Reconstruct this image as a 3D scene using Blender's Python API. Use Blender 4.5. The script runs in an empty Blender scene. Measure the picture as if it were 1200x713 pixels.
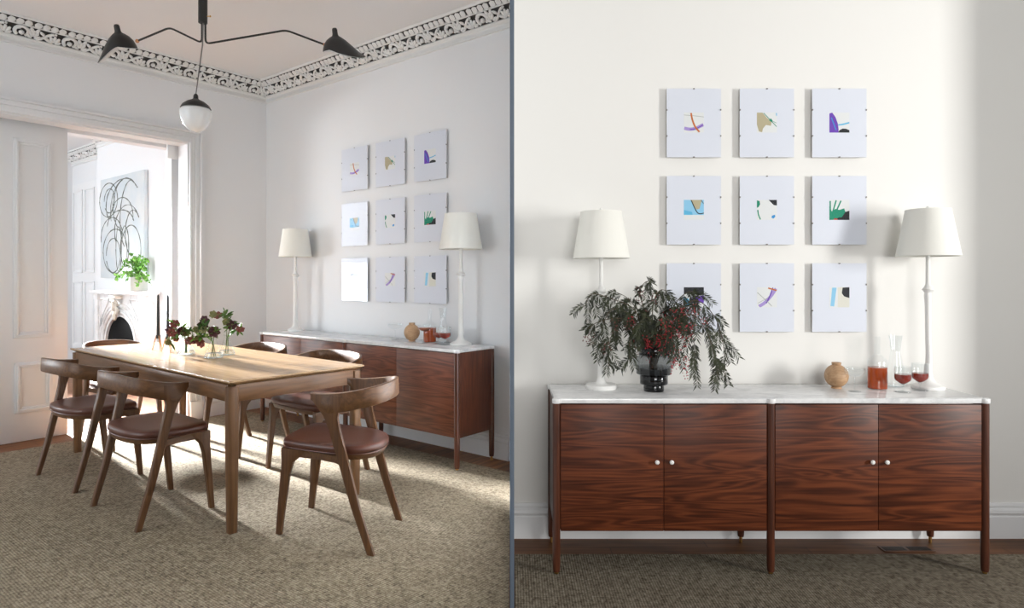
import bpy, bmesh, math, random
from mathutils import Vector, Matrix
random.seed(7)
C = bpy.context.scene.collection
PI = math.pi

# ------------------------------------------------------------------ frames
# The dining room has its own axes: x towards the wall with the pictures, y towards the pocket doors.
OX, OY = -1.34792, 3.03332
TH = math.atan2(.78713, .61725)
CT, ST = math.cos(TH), math.sin(TH)
def lw(x, y):                       # dining-room floor point -> world
    return (OX + x*CT - y*ST, OY + x*ST + y*CT)
def wl(X, Y):                       # world -> dining-room floor point
    a, b = X-OX, Y-OY
    return (a*CT + b*ST, -a*ST + b*CT)

# ------------------------------------------------------------------ mesh builder
class MB:
    def __init__(s): s.bm = bmesh.new(); s.mi = 0; s.smooth = True
    def face(s, vs):
        try: f = s.bm.faces.new(vs)
        except ValueError: return None
        f.material_index = s.mi; f.smooth = s.smooth
        return f
    def v(s, p): return s.bm.verts.new(p)
    def box(s, c, d, bev=0, rz=0, seg=2):
        x, y, z = d[0]/2, d[1]/2, d[2]/2
        r = bmesh.ops.create_cube(s.bm, size=1)
        vs = r['verts']
        M = Matrix.Translation(c) @ Matrix.Rotation(rz, 4, 'Z') @ Matrix.Diagonal((d[0], d[1], d[2], 1))
        bmesh.ops.transform(s.bm, matrix=M, verts=vs)
        es = list({e for v in vs for e in v.link_edges})
        fs = list({f for v in vs for f in v.link_faces})
        if bev:
            rr = bmesh.ops.bevel(s.bm, geom=es, offset=bev, segments=seg, profile=.5, affect='EDGES')
            fs = list({f for v in rr['verts'] for f in v.link_faces})
        for f in fs: f.material_index = s.mi; f.smooth = s.smooth
        return s
    def span(s, a, b, bev=0):
        return s.box([(a[i]+b[i])/2 for i in range(3)], [abs(b[i]-a[i]) for i in range(3)], bev)
    def rings(s, rs, cap=True, close=False):
        L = [[s.v(p) for p in r] for r in rs]
        n = len(L[0])
        m = len(L)
        for i in range(m if close else m-1):
            A, B = L[i], L[(i+1) % m]
            for k in range(n):
                s.face([A[k], A[(k+1) % n], B[(k+1) % n], B[k]])
        if cap and not close:
            s.face(L[0][::-1]); s.face(L[-1])
        return L
    def lathe(s, prof, c=(0,0,0), n=32, sx=1, sy=1, cap=True):
        return s.rings([[(c[0]+r*sx*math.cos(2*PI*k/n), c[1]+r*sy*math.sin(2*PI*k/n), c[2]+z) for k in range(n)] for r, z in prof], cap)
    def tube(s, pts, rad, n=8, cap=True, flat=1.0):
        pts = [Vector(p) for p in pts]
        if not hasattr(rad, '__len__'): rad = [rad]*len(pts)
        rs = []; up = None
        for i, p in enumerate(pts):
            t = (pts[min(i+1, len(pts)-1)] - pts[max(i-1, 0)])
            if t.length < 1e-9: t = Vector((0,0,1))
            t.normalize()
            if up is None:
                up = Vector((0,0,1)) if abs(t.z) < .9 else Vector((1,0,0))
            a = t.cross(up)
            if a.length < 1e-6: a = t.cross(Vector((0,1,0)))
            a.normalize(); b = a.cross(t); up = b
            rs.append([p + a*rad[i]*math.cos(2*PI*k/n) + b*rad[i]*flat*math.sin(2*PI*k/n) for k in range(n)])
        s.rings(rs, cap); return s
    def prism(s, poly, z0, z1, bev=0):
        n = len(poly)
        rs = [[(x, y, z0) for x, y in poly]]
        if bev:
            cx = sum(p[0] for p in poly)/n; cy = sum(p[1] for p in poly)/n
            def ins(d):
                out = []
                for i in range(n):
                    a = Vector(poly[i-1]); b = Vector(poly[i]); c = Vector(poly[(i+1) % n])
                    e1 = (b-a); e2 = (c-b)
                    if e1.length < 1e-9 or e2.length < 1e-9: out.append(tuple(b)); continue
                    n1 = Vector((-e1.y, e1.x)).normalized(); n2 = Vector((-e2.y, e2.x)).normalized()
                    m = (n1+n2)
                    if m.length < 1e-6: m = n1
                    m.normalize()
                    out.append((b.x+m.x*d, b.y+m.y*d))
                return out
            p1 = ins(bev); p2 = ins(bev*.3)
            rs = [[(x, y, z0) for x, y in p1], [(x, y, z0+bev*.3) for x, y in p2], [(x, y, z0+bev) for x, y in poly],
                  [(x, y, z1-bev) for x, y in poly], [(x, y, z1-bev*.3) for x, y in p2], [(x, y, z1) for x, y in p1]]
        else: rs.append([(x, y, z1) for x, y in poly])
        s.rings(rs); return s
    def ball(s, c, r, sub=2, rot=None):
        if not hasattr(r, '__len__'): r = (r, r, r)
        g = bmesh.ops.create_icosphere(s.bm, subdivisions=sub, radius=1)
        M = Matrix.Translation(c) @ (rot.to_4x4() if rot else Matrix.Identity(4)) @ Matrix.Diagonal((*r, 1))
        bmesh.ops.transform(s.bm, matrix=M, verts=g['verts'])
        for f in {f for v in g['verts'] for f in v.link_faces}: f.material_index = s.mi; f.smooth = True
        return s
    def leaf(s, p, d, nrm, L, W, fold=.15, droop=0.0):
        d = Vector(d).normalized(); nrm = Vector(nrm)
        a = d.cross(nrm)
        if a.length < 1e-5: a = d.cross(Vector((.3,.8,.5)))
        a.normalize(); n2 = a.cross(d)
        p = Vector(p)
        q = lambda t, w, h: s.v(p + d*L*t + a*W*w + n2*(h*W) - Vector((0,0,droop*L*t*t)))
        b, m1, m2, t = q(0,0,0), q(.4,0,-fold), q(.75,0,-fold), q(1,0,0)
        l1, l2, r1, r2 = q(.35,.5,fold), q(.75,.36,fold), q(.35,-.5,fold), q(.75,-.36,fold)
        for f in ([b,l1,m1],[m1,l1,l2,m2],[m2,l2,t],[b,m1,r1],[m1,m2,r2,r1],[m2,t,r2]): s.face(f)
        return s
    def build(s, name, mats, parent=None, loc=None, rz=None, ang=38, merge=False):
        if merge: bmesh.ops.remove_doubles(s.bm, verts=s.bm.verts, dist=1e-5)
        bmesh.ops.recalc_face_normals(s.bm, faces=s.bm.faces)
        me = bpy.data.meshes.new(name); s.bm.to_mesh(me); s.bm.free()
        for m in (mats if isinstance(mats, (list, tuple)) else [mats]): me.materials.append(m)
        try: me.set_sharp_from_angle(angle=math.radians(ang))
        except Exception: pass
        o = bpy.data.objects.new(name, me); C.objects.link(o)
        if parent is not None: o.parent = parent
        if loc is not None: o.location = loc
        if rz is not None: o.rotation_euler = (0, 0, rz)
        return o

def tag(o, label=None, cat=None, group=None, kind=None):
    if label: o['label'] = label
    if cat: o['category'] = cat
    if group: o['group'] = group
    if kind: o['kind'] = kind
    return o
def thing(name, label, cat, loc=(0,0,0), rz=0, group=None):
    o = bpy.data.objects.new(name, None); C.objects.link(o); o.empty_display_size = .1
    o.location = loc; o.rotation_euler = (0, 0, rz)
    return tag(o, label, cat, group)
def dthing(name, label, cat, x, y, z=0, rz=0, group=None):       # a thing standing in the dining room's own axes
    X, Y = lw(x, y)
    return thing(name, label, cat, (X, Y, z), TH+rz, group)
def struct(mb, name, mats, left=True, ang=38):
    o = mb.build(name, mats, ang=ang)
    if left: o.location = (OX, OY, 0); o.rotation_euler = (0, 0, TH)
    o['kind'] = 'structure'
    return o
def bez(ps, n=16):
    ps = [Vector(p) for p in ps]; out = []
    for i in range(n+1):
        q = ps[:]; t = i/n
        while len(q) > 1: q = [q[k].lerp(q[k+1], t) for k in range(len(q)-1)]
        out.append(q[0])
    return out
def cat_rom(ps, n=6):
    ps = [Vector(p) for p in ps]; out = []
    for i in range(len(ps)-1):
        p0, p1, p2, p3 = ps[max(i-1,0)], ps[i], ps[i+1], ps[min(i+2, len(ps)-1)]
        for k in range(n):
            t = k/n
            out.append(.5*((2*p1) + (p2-p0)*t + (2*p0-5*p1+4*p2-p3)*t*t + (3*p1-p0-3*p2+p3)*t**3))
    out.append(ps[-1]); return out

# ------------------------------------------------------------------ materials
def mat(name, col, rough=.5, metal=0, spec=.5, **kw):
    m = bpy.data.materials.new(name); m.use_nodes = True
    b = m.node_tree.nodes['Principled BSDF']
    b.inputs['Base Color'].default_value = (*col, 1); b.inputs['Roughness'].default_value = rough
    b.inputs['Metallic'].default_value = metal; b.inputs['Specular IOR Level'].default_value = spec
    for k, v in kw.items(): b.inputs[k.replace('_', ' ')].default_value = v
    return m
def nodes(m): return m.node_tree.nodes, m.node_tree.links, m.node_tree.nodes['Principled BSDF']
def coords(m, scale=(1,1,1), rot=(0,0,0)):
    N, L, b = nodes(m)
    tc = N.new('ShaderNodeTexCoord'); mp = N.new('ShaderNodeMapping')
    mp.inputs['Scale'].default_value = scale; mp.inputs['Rotation'].default_value = rot
    L.new(tc.outputs['Object'], mp.inputs['Vector']); return mp.outputs['Vector']
def noise(m, vec, scale, detail=4, rough=.55, dist=0):
    N, L, b = nodes(m); n = N.new('ShaderNodeTexNoise')
    n.inputs['Scale'].default_value = scale; n.inputs['Detail'].default_value = detail
    n.inputs['Roughness'].default_value = rough; n.inputs['Distortion'].default_value = dist
    L.new(vec, n.inputs['Vector']); return n.outputs['Fac']
def ramp(m, fac, stops):
    N, L, b = nodes(m); r = N.new('ShaderNodeValToRGB'); e = r.color_ramp.elements
    while len(e) < len(stops): e.new(.5)
    for i, (p, c) in enumerate(stops): e[i].position = p; e[i].color = (*c, 1)
    L.new(fac, r.inputs['Fac']); return r.outputs['Color']
def mix(m, a, b_, fac, mode='MIX'):
    N, L, b = nodes(m); x = N.new('ShaderNodeMix'); x.data_type = 'RGBA'; x.blend_type = mode
    for sock, val in ((x.inputs[6], a), (x.inputs[7], b_), (x.inputs[0], fac)):
        if hasattr(val, 'is_linked'): L.new(val, sock)
        else: sock.default_value = val if not isinstance(val, tuple) else (*val, 1)
    return x.outputs[2]
def bump(m, fac, strength=.2, dist=.01):
    N, L, b = nodes(m); p = N.new('ShaderNodeBump')
    p.inputs['Strength'].default_value = strength; p.inputs['Distance'].default_value = dist
    L.new(fac, p.inputs['Height']); L.new(p.outputs['Normal'], b.inputs['Normal'])

def wood(name, dark, mid, light, axis='x', rough=.4, fine=1.0, contrast=1.0):
    """fine streaks run along axis, with slow wandering cathedral figure"""
    m = mat(name, mid, rough); N, L, b = nodes(m)
    s = {'x': (1.1, 22, 22), 'y': (22, 1.1, 22), 'z': (22, 22, 1.1)}[axis]
    s2 = {'x': (.6, 6.5, 6.5), 'y': (6.5, .6, 6.5), 'z': (6.5, 6.5, .6)}[axis]
    s3 = {'x': (3, 120, 120), 'y': (120, 3, 120), 'z': (120, 120, 3)}[axis]
    a = noise(m, coords(m, s2), 1.6, 2, .5, .6)
    w = N.new('ShaderNodeTexWave'); w.wave_type = 'RINGS'; w.rings_direction = 'SPHERICAL'
    mul = N.new('ShaderNodeMath'); mul.operation = 'MULTIPLY'; mul.inputs[1].default_value = 11*fine
    L.new(a, mul.inputs[0])
    sn = N.new('ShaderNodeMath'); sn.operation = 'SINE'; 
    m2 = N.new('ShaderNodeMath'); m2.operation = 'MULTIPLY'; m2.inputs[1].default_value = 4.5
    L.new(mul.outputs[0], m2.inputs[0]); L.new(m2.outputs[0], sn.inputs[0])
    N.remove(w)
    half = N.new('ShaderNodeMath'); half.operation = 'MULTIPLY_ADD'; half.inputs[1].default_value = .5; half.inputs[2].default_value = .5
    L.new(sn.outputs[0], half.inputs[0])
    st = noise(m, coords(m, s), 2.0, 5, .65, .2)
    fi = noise(m, coords(m, s3), 1.0, 3, .6)
    c1 = ramp(m, st, [(.3, dark), (.52, mid), (.74, light)])
    c2 = ramp(m, half.outputs[0], [(0, dark), (.45, mid), (1, light)])
    c = mix(m, c1, c2, .42*contrast)
    c = mix(m, c, ramp(m, fi, [(.35, tuple(x*.62 for x in mid)), (.6, light)]), .22)
    L.new(c, b.inputs['Base Color'])
    bump(m, fi, .06, .002)
    return m

M = {}
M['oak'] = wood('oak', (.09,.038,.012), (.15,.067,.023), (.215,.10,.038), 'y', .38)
M['oak_x'] = wood('oak_cross', (.09,.038,.012), (.15,.067,.023), (.215,.10,.038), 'x', .38)
M['oak_z'] = wood('oak_upright', (.085,.036,.012), (.14,.062,.021), (.20,.095,.035), 'z', .42)
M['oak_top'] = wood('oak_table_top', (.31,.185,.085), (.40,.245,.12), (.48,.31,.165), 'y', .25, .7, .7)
M['chair_z'] = wood('chair_oak_upright', (.060,.023,.0075), (.105,.043,.0145), (.16,.071,.025), 'z', .4)
M['chair_x'] = wood('chair_oak_level', (.063,.025,.008), (.11,.047,.016), (.168,.076,.028), 'x', .4)
M['walnut'] = wood('walnut_veneer', (.014,.0030,.0013), (.072,.0165,.0060), (.195,.052,.0175), 'x', .42, 1.6, 1.1)
M['walnut_lit'] = wood('walnut_veneer_lit', (.045,.0105,.005), (.125,.034,.015), (.235,.075,.033), 'x', .42, 1.4, 1.1)  # same walnut, the stronger light on the dining room credenza put into its colour
M['walnut_v'] = wood('walnut_upright', (.03,.007,.003), (.065,.0175,.0075), (.115,.034,.014), 'z', .32)
for _k in ('walnut',): nodes_b = M[_k].node_tree.nodes['Principled BSDF']; nodes_b.inputs['Specular IOR Level'].default_value = .28
M['leather'] = mat('brown_leather', (.095,.031,.018), .36)
_n = noise(M['leather'], coords(M['leather']), 180, 3); bump(M['leather'], _n, .12, .002)
M['paint'] = mat('wall_paint', (.795,.805,.82), .75, spec=.3)
_n = noise(M['paint'], coords(M['paint'], (1,1,14)), 30, 3); bump(M['paint'], _n, .05, .004)
M['paint_r'] = mat('warm_wall_paint', (.82,.812,.785), .75, spec=.3)
_n = noise(M['paint_r'], coords(M['paint_r'], (1,1,14)), 30, 3); bump(M['paint_r'], _n, .05, .004)
M['ceil'] = mat('ceiling_paint', (.795,.79,.79), .85, spec=.2)
M['trim'] = mat('trim_paint', (.80,.81,.82), .42)
M['plaster'] = mat('ornament_plaster', (.78,.78,.77), .7)
M['recess'] = mat('recess_shade', (.10,.097,.093), .9, spec=.1)  # near-black so the cornice gaps look deeply shaded
M['slate'] = mat('slate_blue_paint', (.115,.15,.20), .6)
M['black'] = mat('black_enamel', (.011,.0105,.01), .36)
M['brass'] = mat('brass', (.55,.33,.12), .28, 1)
M['copper'] = mat('copper_joint', (.58,.30,.16), .35, 1)
M['lampwhite'] = mat('white_plaster_lamp', (.86,.86,.84), .5)
M['shade'] = mat('linen_shade', (.86,.855,.80), .8, spec=.2)
_n = noise(M['shade'], coords(M['shade'], (1,1,1)), 320, 2); bump(M['shade'], _n, .08, .002)
M['opal'] = mat('opal_white', (.80,.80,.79), .25)
M['card'] = mat('white_card', (.80,.805,.825), .6)
M['paper'] = mat('cream_paper', (.84,.83,.77), .7)
M['hardboard'] = mat('hardboard', (.16,.13,.09), .8)
M['clip'] = mat('steel_clip', (.20,.19,.18), .35, .8)
M['knobw'] = mat('pale_knob', (.85,.85,.83), .25, 0, .6)
M['soil'] = mat('soil', (.03,.02,.014), .9)
M['stem'] = mat('green_stem', (.10,.15,.035), .5)
M['twig'] = mat('brown_twig', (.075,.055,.028), .7)
M['bloom'] = mat('burgundy_petal', (.055,.012,.018), .6)
M['bloom2'] = mat('dusky_rose_petal', (.19,.045,.035), .6)
M['bloom3'] = mat('green_petal', (.17,.17,.06), .6)
M['berry'] = mat('red_berry', (.36,.014,.024), .35)
M['berry2'] = mat('dull_berry', (.13,.035,.03), .5)
M['candle'] = mat('black_wax', (.012,.013,.015), .5)
M['firebox'] = mat('soot_black', (.006,.006,.006), .9, spec=.1)
M['potgrey'] = mat('grey_pot', (.42,.42,.38), .7)
M['ceramic'] = mat('turned_pale_wood', (.52,.32,.155), .5)
_c = coords(M['ceramic'], (1,1,1)); N_, L_, b_ = nodes(M['ceramic'])
L_.new(ramp(M['ceramic'], noise(M['ceramic'], coords(M['ceramic'], (6,22,22)), 3, 4, .6, 1.0), [(.3,(.36,.205,.105)),(.55,(.49,.305,.17)),(.8,(.58,.39,.235))]), b_.inputs['Base Color'])
M['vent'] = mat('vent_black', (.01,.008,.007), .6)
M['cord'] = mat('pale_cord', (.6,.6,.58), .5)
M['bulb'] = mat('frosted_bulb', (.85,.85,.82), .3)

def leafmat(name, a, b2):
    m = mat(name, a, .5); N, L, b = nodes(m)
    L.new(ramp(m, noise(m, coords(m), 28, 2), [(.35, a), (.65, b2)]), b.inputs['Base Color'])
    return m
M['leafdark'] = leafmat('pepper_leaf', (.010,.014,.006), (.040,.050,.017))
M['leaffresh'] = leafmat('fresh_leaf', (.05,.16,.02), (.16,.34,.05))
M['leafmid'] = leafmat('mid_leaf', (.03,.075,.015), (.10,.19,.035))

def glass(name, tint=(1,1,1), f0=.04, edge=.75):
    """thin clear sheet: mostly lets light through, mirrors more towards grazing angles"""
    m = bpy.data.materials.new(name); m.use_nodes = True; N = m.node_tree.nodes; L = m.node_tree.links
    N.clear(); out = N.new('ShaderNodeOutputMaterial'); mx = N.new('ShaderNodeMixShader')
    tr = N.new('ShaderNodeBsdfTransparent'); tr.inputs[0].default_value = (*tint, 1)
    gl = N.new('ShaderNodeBsdfGlossy'); gl.inputs['Roughness'].default_value = .02; gl.inputs['Color'].default_value = (.95,.97,1,1)
    lwt = N.new('ShaderNodeLayerWeight'); lwt.inputs['Blend'].default_value = .5
    pw = N.new('ShaderNodeMath'); pw.operation = 'POWER'; pw.inputs[1].default_value = 4.0
    mu = N.new('ShaderNodeMath'); mu.operation = 'MULTIPLY_ADD'; mu.inputs[1].default_value = edge; mu.inputs[2].default_value = f0; mu.use_clamp = True
    L.new(lwt.outputs['Facing'], pw.inputs[0]); L.new(pw.outputs[0], mu.inputs[0]); L.new(mu.outputs[0], mx.inputs[0])
    L.new(tr.outputs[0], mx.inputs[1]); L.new(gl.outputs[0], mx.inputs[2]); L.new(mx.outputs[0], out.inputs[0])
    return m
M['pane'] = glass('picture_glass', (.97,.98,1), .008, .3)
M['clear'] = glass('clear_glass', (.97,.98,.98), .045, .55)
M['smoke'] = glass('smoked_glass', (.30,.31,.31), .05, 1.0)
M['smokedark'] = glass('dark_smoked_glass', (.16,.165,.165), .05, 1.0)
M['smokepale'] = glass('pale_smoked_glass', (.58,.60,.61), .06, 1.2)
M['water'] = glass('water', (.86,.90,.90), .05, 1.3)
def liquid(name, col, dens):
    m = mat(name, col, .08, 0, .5); b = nodes(m)[2]; b.inputs['Transmission Weight'].default_value = dens; b.inputs['IOR'].default_value = 1.33
    return m
M['amber'] = liquid('amber_drink', (.56,.085,.010), .4)
M['red'] = liquid('red_drink', (.33,.028,.010), .35)
M['pinkish'] = liquid('rosy_drink', (.5,.16,.08), .6)

def marble():
    m = mat('white_marble', (.8,.8,.8), .16); N, L, b = nodes(m)
    v = coords(m, (1.6,3.2,2))
    a = ramp(m, noise(m, v, 3.2, 8, .62, 1.4), [(.30,(.50,.51,.52)),(.46,(.74,.745,.75)),(.62,(.83,.83,.83))])
    f = ramp(m, noise(m, v, 22, 4, .6), [(.35,(.62,.63,.64)),(.6,(.84,.84,.84))])
    L.new(mix(m, a, f, .35), b.inputs['Base Color']); return m
M['marble'] = marble()
def mantel_marble():
    m = mat('mantel_marble', (.8,.8,.8), .3); N, L, b = nodes(m)
    a = ramp(m, noise(m, coords(m, (2,2,2)), 3, 6, .6, 1.2), [(.3,(.60,.60,.60)),(.5,(.80,.80,.80))])
    L.new(a, b.inputs['Base Color']); return m
M['mantel'] = mantel_marble()

def rug_mat(k=.02, dim=1.0):
    m = mat('woven_wool', (.45,.42,.36), .95, spec=.08); N, L, b = nodes(m)
    def rows(d, sc, dist):
        row = N.new('ShaderNodeTexWave'); row.wave_type = 'BANDS'; row.bands_direction = d
        row.inputs['Scale'].default_value = sc; row.inputs['Distortion'].default_value = dist
        row.inputs['Detail'].default_value = 2; row.inputs['Detail Scale'].default_value = 9
        L.new(coords(m), row.inputs['Vector']); return row.outputs['Fac']
    rx, ry = rows('X', 29, 1.6), rows('Y', 22, 2.6)
    fl = noise(m, coords(m, (70, 55, 40)), 1.0, 3, .7)
    md = noise(m, coords(m, (14, 9, 1)), 1.0, 3, .7)
    c = ramp(m, fl, [(.30,(.14,.118,.088)),(.43,(.31,.272,.215)),(.56,(.45,.405,.33)),(.72,(.60,.56,.48))])
    c = mix(m, c, ramp(m, rx, [(0,(.34,.30,.24)),(.5,(.84,.82,.78)),(1,(1,1,1))]), .5, 'MULTIPLY')
    c = mix(m, c, ramp(m, ry, [(0,(.5,.46,.40)),(.5,(.95,.94,.92)),(1,(1,1,1))]), .4, 'MULTIPLY')
    c = mix(m, c, ramp(m, md, [(.3,(.93,.92,.91)),(.7,(1.05,1.05,1.05))]), 1.0, 'MULTIPLY')
    hs = N.new('ShaderNodeBrightContrast'); hs.inputs['Bright'].default_value = k; L.new(c, hs.inputs['Color'])
    L.new(mix(m, hs.outputs[0], ((.86, .80, .72) if dim == 1 else (dim, dim*.98, dim*.95)), 1.0, 'MULTIPLY'), b.inputs['Base Color'])
    add = N.new('ShaderNodeMath'); add.operation = 'ADD'
    L.new(rx, add.inputs[0]); L.new(fl, add.inputs[1])
    bump(m, add.outputs[0], .6, .005); return m
M['rug'] = rug_mat(); M['rug_dim'] = rug_mat(.0, .55)  # second one: same wool darkened, weaker light on that floor put into the colour
def floor_mat(k=1.0):
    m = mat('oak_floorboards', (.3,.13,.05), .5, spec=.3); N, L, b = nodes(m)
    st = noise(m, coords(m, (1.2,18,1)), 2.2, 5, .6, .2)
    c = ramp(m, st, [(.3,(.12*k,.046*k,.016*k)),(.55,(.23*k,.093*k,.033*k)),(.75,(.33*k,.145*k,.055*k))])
    br = N.new('ShaderNodeTexBrick'); br.inputs['Scale'].default_value = 1.0
    br.inputs['Brick Width'].default_value = .9; br.inputs['Row Height'].default_value = .075
    br.inputs['Mortar Size'].default_value = .0016; br.inputs['Color1'].default_value = (.8,.8,.8,1); br.inputs['Color2'].default_value = (1.05,1.0,.95,1)
    br.inputs['Mortar'].default_value = (.25,.2,.18,1)
    L.new(coords(m), br.inputs['Vector'])
    L.new(mix(m, c, br.outputs['Color'], 1.0, 'MULTIPLY'), b.inputs['Base Color']); return m
M['floor'] = floor_mat(); M['floor_dim'] = floor_mat(.62)  # second one: same boards with the second room's dimness painted in

# ------------------------------------------------------------------ room shell: dining room
U, V, CZ = 2.77, 1.845, 3.12
DX0, DX1, DZ = -1.25, 1.10, 2.44        # pocket-door opening
WT = .43                                 # wall thickness
def polyfloor(pts, z0, z1, name, m):
    b = MB(); b.smooth = False; b.prism(pts, z0, z1); return struct(b, name, m)
polyfloor([wl(-.008,-2.2), wl(-.008,4.40), (V+.06,-.25), (V+.06,U+WT), (2.2,U+WT), (2.2,8.4), (-3.4,8.4), (-3.4,-2.0)], -.06, 0, 'floor', M['floor'])
polyfloor([wl(-.008,-2.2), wl(-.008,4.40), (V+.06,-.25), (V+.06,U+WT), (2.2,U+WT), (2.2,8.4), (-3.4,8.4), (-3.4,-2.0)], CZ, CZ+.06, 'ceiling', M['ceil'])
b = MB(); b.smooth = False; b.span((V,-.262,0), (V+.07,U+WT,CZ)); struct(b, 'wall_right', M['paint'])
b = MB(); b.smooth = False
b.span((DX1,U,0), (V,U+.16,CZ)); b.span((DX1,U+WT-.12,0), (V,U+WT,CZ))           # right of the opening: two skins with a door pocket between
b.span((DX0,U,DZ), (DX1,U+.16,CZ)); b.span((DX0,U+WT-.12,DZ), (DX1,U+WT,CZ)); b.span((DX0,U+.16,DZ+.06), (DX1,U+WT-.12,CZ))
b.span((-3.3,U,0), (DX0,U+.16,CZ)); b.span((-3.3,U+WT-.12,0), (DX0,U+WT,CZ))
b.span((DX1+.35,U+.16,0), (V,U+WT-.12,CZ))
struct(b, 'wall_back', M['paint'])
# left wall of the dining room with a tall window opening
b = MB(); b.smooth = False
b.span((-3.3,-1.9,0), (-3.2,.3,CZ)); b.span((-3.3,2.3,0), (-3.2,U,CZ)); b.span((-3.3,.3,0), (-3.2,2.3,.5)); b.span((-3.3,.3,2.75), (-3.2,2.3,CZ))
struct(b, 'wall_left', M['paint'])

b = MB(); b.smooth = False; b.span((-2.1,-1.0,0), (-.008,-.9,CZ)); struct(b, 'wall_front', M['paint'], False)
# casing round the opening, stepped moulding
b = MB(); b.smooth = False
for (o0, o1, t) in ((0,.022,.030), (.022,.05,.022), (.05,.062,.034), (.062,.088,.026), (.088,.105,.046)):
    b.span((DX1+o0,U-t,0), (DX1+o1,U,DZ+o1), .004)
    b.span((DX0-.1,U-t,DZ+o0), (DX1+o0,U,DZ+o1), .004)
b.span((DX1,U-.05,0), (DX1+.108,U,.16), .004)
struct(b, 'trim_1', M['trim'])
# jamb linings with the dark pocket slot between them
b = MB(); b.smooth = False
b.span((DX1-.012,U-.005,0), (DX1,U+.165,DZ)); b.span((DX1-.012,U+WT-.125,0), (DX1,U+WT,DZ))
b.span((DX0,U,DZ-.012), (DX1,U+.16,DZ)); b.span((DX0,U+WT-.12,DZ-.012), (DX1,U+WT,DZ))
b.span((DX1-.09,U+.20,DZ-.12), (DX1+.01,U+.225,DZ+.02))
struct(b, 'trim_2', M['trim'])
# baseboards
def baseboard(p0, p1, out, name, left=True, m='trim', h=.17):
    """p0->p1 along the wall foot, out = unit normal into the room"""
    b = MB(); b.smooth = False
    prof = [(0,0),(.020,0),(.020,h*.62),(.016,h*.66),(.019,h*.70),(.024,h*.74),(.022,h*.82),(.012,h*.87),(.014,h*.93),(.008,h),(0,h)]
    d = (p1[0]-p0[0], p1[1]-p0[1])
    r0 = [(p0[0]+out[0]*n, p0[1]+out[1]*n, z) for n, z in prof]
    r1 = [(p1[0]+out[0]*n, p1[1]+out[1]*n, z) for n, z in prof]
    b.rings([r0, r1]); return struct(b, name, M[m], left, 25)
baseboard((V,-.25), (V,U), (-1,0), 'baseboard_right')
baseboard((DX1+.105,U), (V,U), (0,-1), 'baseboard_back')

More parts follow.
